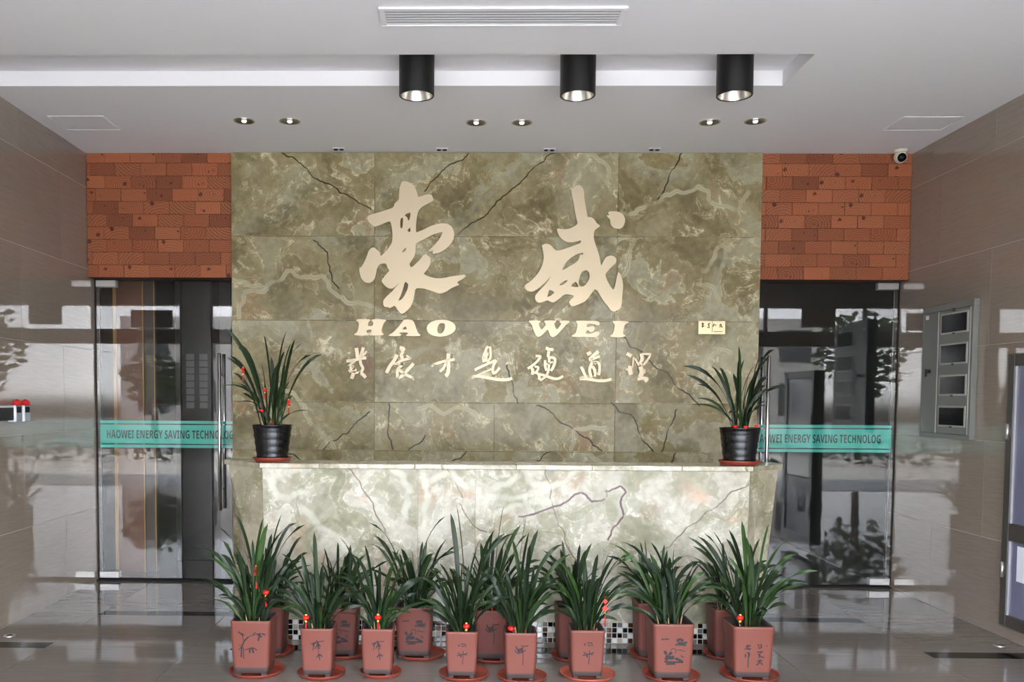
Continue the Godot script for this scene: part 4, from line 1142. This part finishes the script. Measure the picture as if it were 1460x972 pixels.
# ------------------------------------------------------------------ ceiling fittings
func ceiling_fittings() -> void:
	var k := 0
	for x in [-.232, .624, 1.452]:
		var o := thing("can_light", "black cylinder can light in the ceiling recess, %s" % ["above the large character with the looped arm", "above the large character with the loose dot", "farthest along towards the security camera"][k], "ceiling lamp", Vector3(x, CEIL, 1.66), "black can lights in the ceiling recess")
		put("can_body", lathe_mesh([Vector2(.001, .081), Vector2(.094, .081), Vector2(.094, -.146), Vector2(.0925, -.149), Vector2(.086, -.149), Vector2(.0845, -.146)], Vector3.ZERO, 48, false), M.black, o)
		put("reflector", lathe_mesh([Vector2(.0845, -.146), Vector2(.078, -.12), Vector2(.06, -.075), Vector2(.035, -.045), Vector2(.001, -.04)], Vector3.ZERO, 40), M.reflector, o)
		put("bulb", lathe_mesh([Vector2(.001, -.052), Vector2(.022, -.05), Vector2(.026, -.042), Vector2(.001, -.04)], Vector3.ZERO, 20), M.bulb, o)
		var l := SpotLight3D.new()
		l.name = "can_spot"
		l.position = Vector3(0, -.056, 0)
		l.rotation_degrees = Vector3(-90, 0, 0)
		l.spot_angle = 48
		l.spot_range = 8
		l.spot_attenuation = 2
		l.spot_angle_attenuation = .8
		l.light_color = Color(1, .97, .92)
		l.light_energy = CAN
		l.light_size = .03
		l.shadow_enabled = true
		o.add_child(l, true)
		k += 1
	k = 0
	for p in [[-1.373, .749], [-1.083, .742], [.103, .714], [.393, .714], [1.58, .722], [1.86, .744]]:
		var where: String = ["outer of the pair nearer the left-hand wood header", "inner of the pair nearer the left-hand wood header", "first of the middle pair, left of centre", "second of the middle pair, right of centre", "inner of the pair nearer the security camera", "outer of the pair nearer the security camera"][k]
		var o := thing("downlight", "small recessed chrome downlight, %s" % where, "ceiling lamp", Vector3(p[0], CEIL, p[1]), "recessed chrome downlights in three pairs")
		put("trim_ring", lathe_mesh([Vector2(.0665, .002), Vector2(.0685, -.002), Vector2(.0665, -.004), Vector2(.058, -.003), Vector2(.056, .001)], Vector3.ZERO, 36), M.chrome, o)
		put("reflector", lathe_mesh([Vector2(.057, -.0025), Vector2(.05, -.0012), Vector2(.03, -.0006), Vector2(.001, -.0004)], Vector3.ZERO, 36), M.dark_chrome, o)
		put("bulb", lathe_mesh([Vector2(.001, -.012), Vector2(.012, -.0105), Vector2(.0165, -.005), Vector2(.0165, -.0008)], Vector3.ZERO, 20), M.bulb, o)
		var l := SpotLight3D.new()
		l.name = "down_spot"
		l.position = Vector3(0, -.0145, 0)
		l.rotation_degrees = Vector3(-90, 0, 0)
		l.spot_angle = 40
		l.spot_range = 8
		l.spot_attenuation = 2
		l.light_color = Color(1, .97, .92)
		l.light_energy = DOWN
		l.light_size = .016
		l.shadow_enabled = true
		o.add_child(l, true)
		k += 1
	k = 0
	for p in [[-.853, .12], [-.126, .113], [.628, .106], [1.363, .117]]:
		var o := thing("twin_spot", "tiny twin-lamp ceiling spot close to the onyx wall, %s" % ["before the first small character", "above the first large character", "before the second large character", "nearest the plaque side"][k], "ceiling lamp", Vector3(p[0], CEIL, p[1]), "tiny twin spots along the onyx wall")
		put("plate", box_mesh(Vector3(0, -.003, 0), Vector3(.085, .006, .05), .002), M.white_metal, o)
		for s in [-1.0, 1.0]:
			put("lamp_cup", lathe_mesh([Vector2(.001, -.012), Vector2(.014, -.012), Vector2(.016, -.008), Vector2(.016, -.005)], Vector3(s * .021, 0, 0), 16), M.black, o)
		k += 1
	# air outlet
	var v := thing("air_vent", "long white slatted air outlet in the ceiling", "vent", Vector3(.19, CEIL, 2.308))
	put("backing", box_mesh(Vector3(0, -.0025, 0), Vector3(1.08, .005, .17)), M.vent_back, v)
	put("frame", span(Vector3(-.562, -.012, .082), Vector3(.562, 0, .1), .003), M.white_metal, v)
	put("frame", span(Vector3(-.562, -.012, -.1), Vector3(.562, 0, -.082), .003), M.white_metal, v)
	put("frame", span(Vector3(-.562, -.012, -.082), Vector3(-.535, 0, .082), .003), M.white_metal, v)
	put("frame", span(Vector3(.535, -.012, -.082), Vector3(.562, 0, .082), .003), M.white_metal, v)
	for i in 6:
		put("slat", box_mesh(Vector3.ZERO, Vector3(1.07, .0016, .0165), .0005), M.white_metal, v, Vector3(0, -.0072, -.068 + i * .0272))
	# access hatches
	for h in [[-2.591, -2.236, .567, .847, "square access hatch in the ceiling beside the marble wall with the small wall boxes"], [2.741, 3.11, .561, .835, "square access hatch in the ceiling near the security camera"]]:
		var o := thing("access_hatch", h[4], "hatch", Vector3((h[0] + h[1]) / 2, CEIL, (h[2] + h[3]) / 2), "ceiling access hatches")
		var w: float = h[1] - h[0]
		var d: float = h[3] - h[2]
		put("hatch_panel", box_mesh(Vector3(0, -.001, 0), Vector3(w - .01, .003, d - .01), .001), M.paint_panel, o)
		for s in [-1.0, 1.0]:
			put("hatch_edge", box_mesh(Vector3(0, -.002, s * d / 2), Vector3(w, .004, .005), .001), M.white_metal, o)
			put("hatch_edge", box_mesh(Vector3(s * w / 2, -.0015, 0), Vector3(.003, .003, d), .001), M.paint_panel, o)

# ------------------------------------------------------------------ wall fittings
func wall_fittings() -> void:
	# security camera under the ceiling
	var c := thing("security_camera", "small cream dome security camera in the upper corner over the wood header", "camera", Vector3(3.085, CEIL, .09))
	put("mount", lathe_mesh([Vector2(.001, -.02), Vector2(.04, -.02), Vector2(.045, -.012), Vector2(.045, .0)], Vector3.ZERO, 24), M.camera_shell, c)
	var ball := []
	for i in 13:
		var a := PI * i / 12
		ball.append(Vector2(maxf(.043 * sin(a), .0005), -.048 - .043 * cos(a)))
	put("ball", lathe_mesh(ball, Vector3.ZERO, 24), M.camera_shell, c)
	var e := put("lens", lathe_mesh([Vector2(.001, .046), Vector2(.012, .046), Vector2(.024, .042), Vector2(.03, .032)], Vector3.ZERO, 24), M.dark_glass, c, Vector3(0, -.05, 0))
	e.rotation = Vector3(1.85, -.12, 0)
	put("cable_plug", lathe_mesh([Vector2(.001, -.01), Vector2(.01, -.008), Vector2(.01, .008), Vector2(.001, .01)], Vector3(.062, -.045, -.05), 12), M.white_metal, c)
	# meter cabinet on the right wall; built facing +z, then turned to face the room
	var m := thing("meter_cabinet", "grey steel meter cabinet with four small windows on the marble wall", "cabinet", Vector3(XR, 1.143, .594), "", -PI / 2)
	var w := .61
	var h := .876
	put("carcass", span(Vector3(-w / 2 + .003, .002, .0005), Vector3(w / 2 - .003, h - .002, .022), .001), M.cabinet, m)
	for s in [[-w / 2, 0, w / 2, .028], [-w / 2, h - .045, w / 2, h], [-w / 2, .0285, -w / 2 + .014, h - .0455], [w / 2 - .026, .0285, w / 2, h - .0455]]:
		put("frame", span(Vector3(s[0], s[1], .002), Vector3(s[2], s[3], .038), .002), M.cabinet, m)
	# facing the wall from the room, the far side (small z) lies to the left
	put("narrow_door", span(Vector3(-w / 2 + .016, .03, .028), Vector3(-.103, h - .047, .036), .002), M.cabinet, m)
	var dr := put("door", span(Vector3(-.095, .03, .028), Vector3(w / 2 - .034, h - .047, .037), .002), M.cabinet, m)
	dr.set_meta("label", "wide door with four framed windows")
	put("bright_edge", span(Vector3(-.103, .03, .028), Vector3(-.096, h - .047, .040), .001), M.cabinet_rim, m)
	put("bright_edge", span(Vector3(w / 2 - .034, .03, .028), Vector3(w / 2 - .027, h - .047, .041), .001), M.cabinet_rim, m)
	for y in [.742, .545, .343, .142]:
		var wr := put("window_rim", span(Vector3(-.065, y - .068, .036), Vector3(.255, y + .068, .042), .002), M.cabinet_rim, dr)
		wr.name = "window_rim"
		put("window_glass", span(Vector3(-.053, y - .057, .04), Vector3(.24, y + .057, .0425), .001), M.dark_glass, dr)
		put("catch", span(Vector3(.085, y - .072, .04), Vector3(.105, y - .062, .047), .001), M.black, dr)
	put("handle", tube_mesh([Vector3(-.195, .44, .036), Vector3(-.195, .44, .06)], .012, 12), M.black, m)
	put("handle", span(Vector3(-.203, .405, .058), Vector3(-.187, .455, .066), .003), M.black, m)
	put("sticker", span(Vector3(-.265, .79, .0362), Vector3(-.225, .815, .037)), M.paper, m)
	put("badge", span(Vector3(.06, .815, .0372), Vector3(.10, .838, .039)), M.alu_dark, m)
	# fire-hose cabinet beyond it
	var f := thing("hose_cabinet", "tall dark-framed aluminium wall cabinet with lilac-grey glass doors at the picture's right edge", "cabinet", Vector3(XR, .085, 1.645), "", -PI / 2)
	put("carcass", span(Vector3(-.345, 0, .001), Vector3(.345, 1.565, .02)), M.alu_dark, f)
	for s in [[-.36, 0, -.30, 1.57], [.30, 0, .36, 1.57], [-.30, 0, .30, .07], [-.30, 1.5, .30, 1.57], [-.30, .50, .30, .60]]:
		put("frame", span(Vector3(s[0], s[1], .002), Vector3(s[2], s[3], .05), .004), M.alu_dark, f)
	for s in [[.07, .50], [.60, 1.50]]:
		var dd := put("door", span(Vector3(-.297, s[0], .03), Vector3(.297, s[1], .042), .003), M.lilac_glass, f)
		put("door_edge", span(Vector3(-.30, s[0], .04), Vector3(-.28, s[1], .052), .002), M.alu_pale, dd)
		put("door_edge", span(Vector3(.28, s[0], .04), Vector3(.30, s[1], .052), .002), M.alu_pale, dd)
	for y in [.28, 1.08]:
		put("hinge", tube_mesh([Vector3(-.335, y, .055), Vector3(-.335, y + .09, .055)], .009, 10), M.steel, f)
	put("notice", span(Vector3(-.22, .28, .0421), Vector3(-.02, .48, .0435)), M.paper, f)
	# small boxes on the left wall
	var b := thing("wall_reader", "black wall box with a pale top edge on the marble wall", "wall box", Vector3(XL, 1.2, 1.31), "", PI / 2)
	put("body", span(Vector3(-.12, .035, .001), Vector3(.12, .12, .04), .004), M.black, b)
	put("top_edge", span(Vector3(-.12, .112, .012), Vector3(.12, .124, .042), .002), M.white_metal, b)
	for k in 2:
		var r := thing("wall_dispenser", "small grey and white wall box with a red top, %s the black box" % ["next to", "one away from"][k], "wall box", Vector3(XL, 1.225, 1.15 - k * .105), "grey wall boxes with red tops", PI / 2)
		put("body", span(Vector3(-.035, 0, .001), Vector3(.045, .098, .045), .003), M.alu_pale, r)
		put("side_panel", span(Vector3(-.05, 0, .001), Vector3(-.035, .10, .052), .004), M.paper, r)
		put("window", span(Vector3(-.03, .055, .044), Vector3(.035, .09, .047), .001), M.dark_glass, r)
		put("red_top", lathe_mesh([Vector2(.001, .038), Vector2(.014, .03), Vector2(.024, .024), Vector2(.026, .0), Vector2(.001, 0)], Vector3(0, .1, .037), 20), M.red_tassel, r)
	# round floor plates
	for p in [[-2.576, 1.462, "round chrome plate set in the floor by the wall with the small boxes"], [3.081, 1.443, "round chrome plate set in the floor by the hose cabinet"]]:
		var o := thing("floor_plate", p[2], "floor plate", Vector3(p[0], 0, p[1]), "chrome floor plates")
		put("disc", lathe_mesh([Vector2(.034, .0), Vector2(.034, .003), Vector2(.03, .0045), Vector2(.02, .003), Vector2(.018, .0028)], Vector3.ZERO, 28), M.steel, o)
		put("knob", lathe_mesh([Vector2(.018, .0028), Vector2(.012, .006), Vector2(.001, .0075)], Vector3.ZERO, 20), M.chrome, o)

# ------------------------------------------------------------------ outside, seen only in reflections
func outside() -> void:
	var g := structure("forecourt")
	put("paving", span(Vector3(-30, -.3, 7.05), Vector3(30, -.05, 17)), M.concrete, g)
	put("road", span(Vector3(-30, -.3, 17), Vector3(30, -.12, 60)), M.asphalt, g)
	put("kerb", span(Vector3(-30, -.12, 16.8), Vector3(30, 0, 17.05), .02), M.concrete, g)
	put("step", span(Vector3(XL - .4, -.24, 7.05), Vector3(XR + .4, -.004, 7.5), .01), M.concrete, g)
	var b := thing("office_block", "pale office block across the road, seen in reflections", "building", Vector3(4, -.12, 34))
	put("wall", span(Vector3(-14, 0, 0), Vector3(6, 5.2, 8)), M.building, b)
	for j in 2:
		for i in 9:
			put("window", span(Vector3(-13.4 + i * 2.15, .9 + j * 2.4, -.06), Vector3(-12 + i * 2.15, 2.3 + j * 2.4, .02), .02), M.building_glass, b)
	var shade := RandomNumberGenerator.new()
	shade.seed = 9
	for t in [[-3.4, 15.4, 3.6, "tall broad tree by the kerb"], [2.3, 16.0, 2.6, "small round tree by the kerb"], [6.5, 15.2, 3.8, "tallest tree beyond the small round one"]]:
		var o := thing("street_tree", t[3], "tree", Vector3(t[0], -.05, t[1]))
		put("trunk", tube_mesh([Vector3(0, 0, 0), Vector3(.05, t[2] * .3, 0), Vector3(0, t[2] * .62, .05)], .09, 8), M.bark, o)
		var st := begin()
		for k in 420:
			var v := Vector3(shade.randfn(), shade.randfn(), shade.randfn()).normalized() * pow(shade.randf(), .4)
			var c := Vector3(0, t[2] * .72, 0) + v * Vector3(t[2] * .32, t[2] * .3, t[2] * .32)
			var q := Basis.from_euler(Vector3(shade.randf() * TAU, shade.randf() * TAU, 0)) * .16
			poly(st, [c - q.x, c - q.y * .5, c + q.x, c + q.y * .5], q.z)
		var cr := put("crown", done(st), M.hedge, o)
		cr.set_meta("kind", "stuff")
	var hg := thing("hedge", "low clipped hedge along the kerb", "hedge", Vector3(0, -.05, 13.2))
	var hs := begin()
	for k in 900:
		var c := Vector3(shade.randf_range(-7, 9), shade.randf_range(.05, .6), shade.randf_range(-.25, .25))
		var q := Basis.from_euler(Vector3(shade.randf() * TAU, shade.randf() * TAU, 0)) * .1
		poly(hs, [c - q.x, c - q.y * .5, c + q.x, c + q.y * .5], q.z)
	var hh := put("leaves", done(hs), M.hedge, hg)
	hh.set_meta("kind", "stuff")

const CAN := 0.03
const DOWN := 0.01

func _ready() -> void:
	rng.seed = 20240
	# camera: the photograph is a crop, so the lens is shifted
	var cam := Camera3D.new()
	cam.name = "camera"
	add_child(cam)
	cam.position = EYE
	cam.rotation = Vector3(-.0510, .0184, .0059)
	cam.near = .05
	cam.far = 200
	cam.projection = Camera3D.PROJECTION_FRUSTUM
	cam.keep_aspect = Camera3D.KEEP_HEIGHT
	cam.size = .05 * 972.0 / 1280.0
	cam.frustum_offset = Vector2(730 - 629.2, 634.8 - 486) * .05 / 1280.0
	cam.current = true
	var env := Environment.new()
	var sky := Sky.new()
	var sm := ProceduralSkyMaterial.new()
	sm.sky_top_color = Color(.74, .80, .88)
	sm.sky_horizon_color = Color(.95, .95, .955)
	sm.sky_curve = .2
	sm.sky_energy_multiplier = 1.8
	sm.ground_bottom_color = Color(.45, .44, .42)
	sm.ground_horizon_color = Color(.62, .62, .61)
	sky.sky_material = sm
	env.background_mode = Environment.BG_SKY
	env.sky = sky
	env.tonemap_mode = Environment.TONE_MAPPER_LINEAR
	env.tonemap_exposure = 9.4
	env.sdfgi_enabled = true
	env.ssao_enabled = true
	env.ssil_enabled = true
	var we := WorldEnvironment.new()
	we.name = "world_environment"
	we.environment = env
	add_child(we)
	var sun := DirectionalLight3D.new()
	sun.name = "sun"
	sun.rotation_degrees = Vector3(-58, 150, 0)
	sun.light_color = Color(1, .96, .90)
	sun.light_energy = 2.0
	sun.light_angular_distance = .5
	sun.shadow_enabled = true
	add_child(sun)
	make_materials()
	M.end_onyx = mat(Color(.66, .635, .52), 0.2)
	M.end_onyx.albedo_texture = M.desk_onyx.albedo_texture
	M.end_onyx.albedo_color = Color(1, .985, .92)
	M.ledge_onyx = mat(Color(.97, .96, .93), 0.15)
	M.ledge_onyx.albedo_texture = M.desk_onyx.albedo_texture
	M.dark_chrome = mat(Color(.30, .30, .30), 0.15, 1.0)
	M.mosaic_white = mat(Color(.86, .86, .84), 0.12)
	M.mosaic_pale = mat(Color(.66, .62, .56), 0.12)
	M.mosaic_dark = mat(Color(.10, .08, .07), 0.08)
	M.mosaic_brown = mat(Color(.30, .17, .11), 0.08)
	M.mosaic_grey = mat(Color(.42, .41, .40), 0.08)
	setting()
	lattice_door()
	glass_door(0)
	glass_door(1)
	outside()
	desk()
	lettering()
	ceiling_fittings()
	wall_fittings()
	pots()
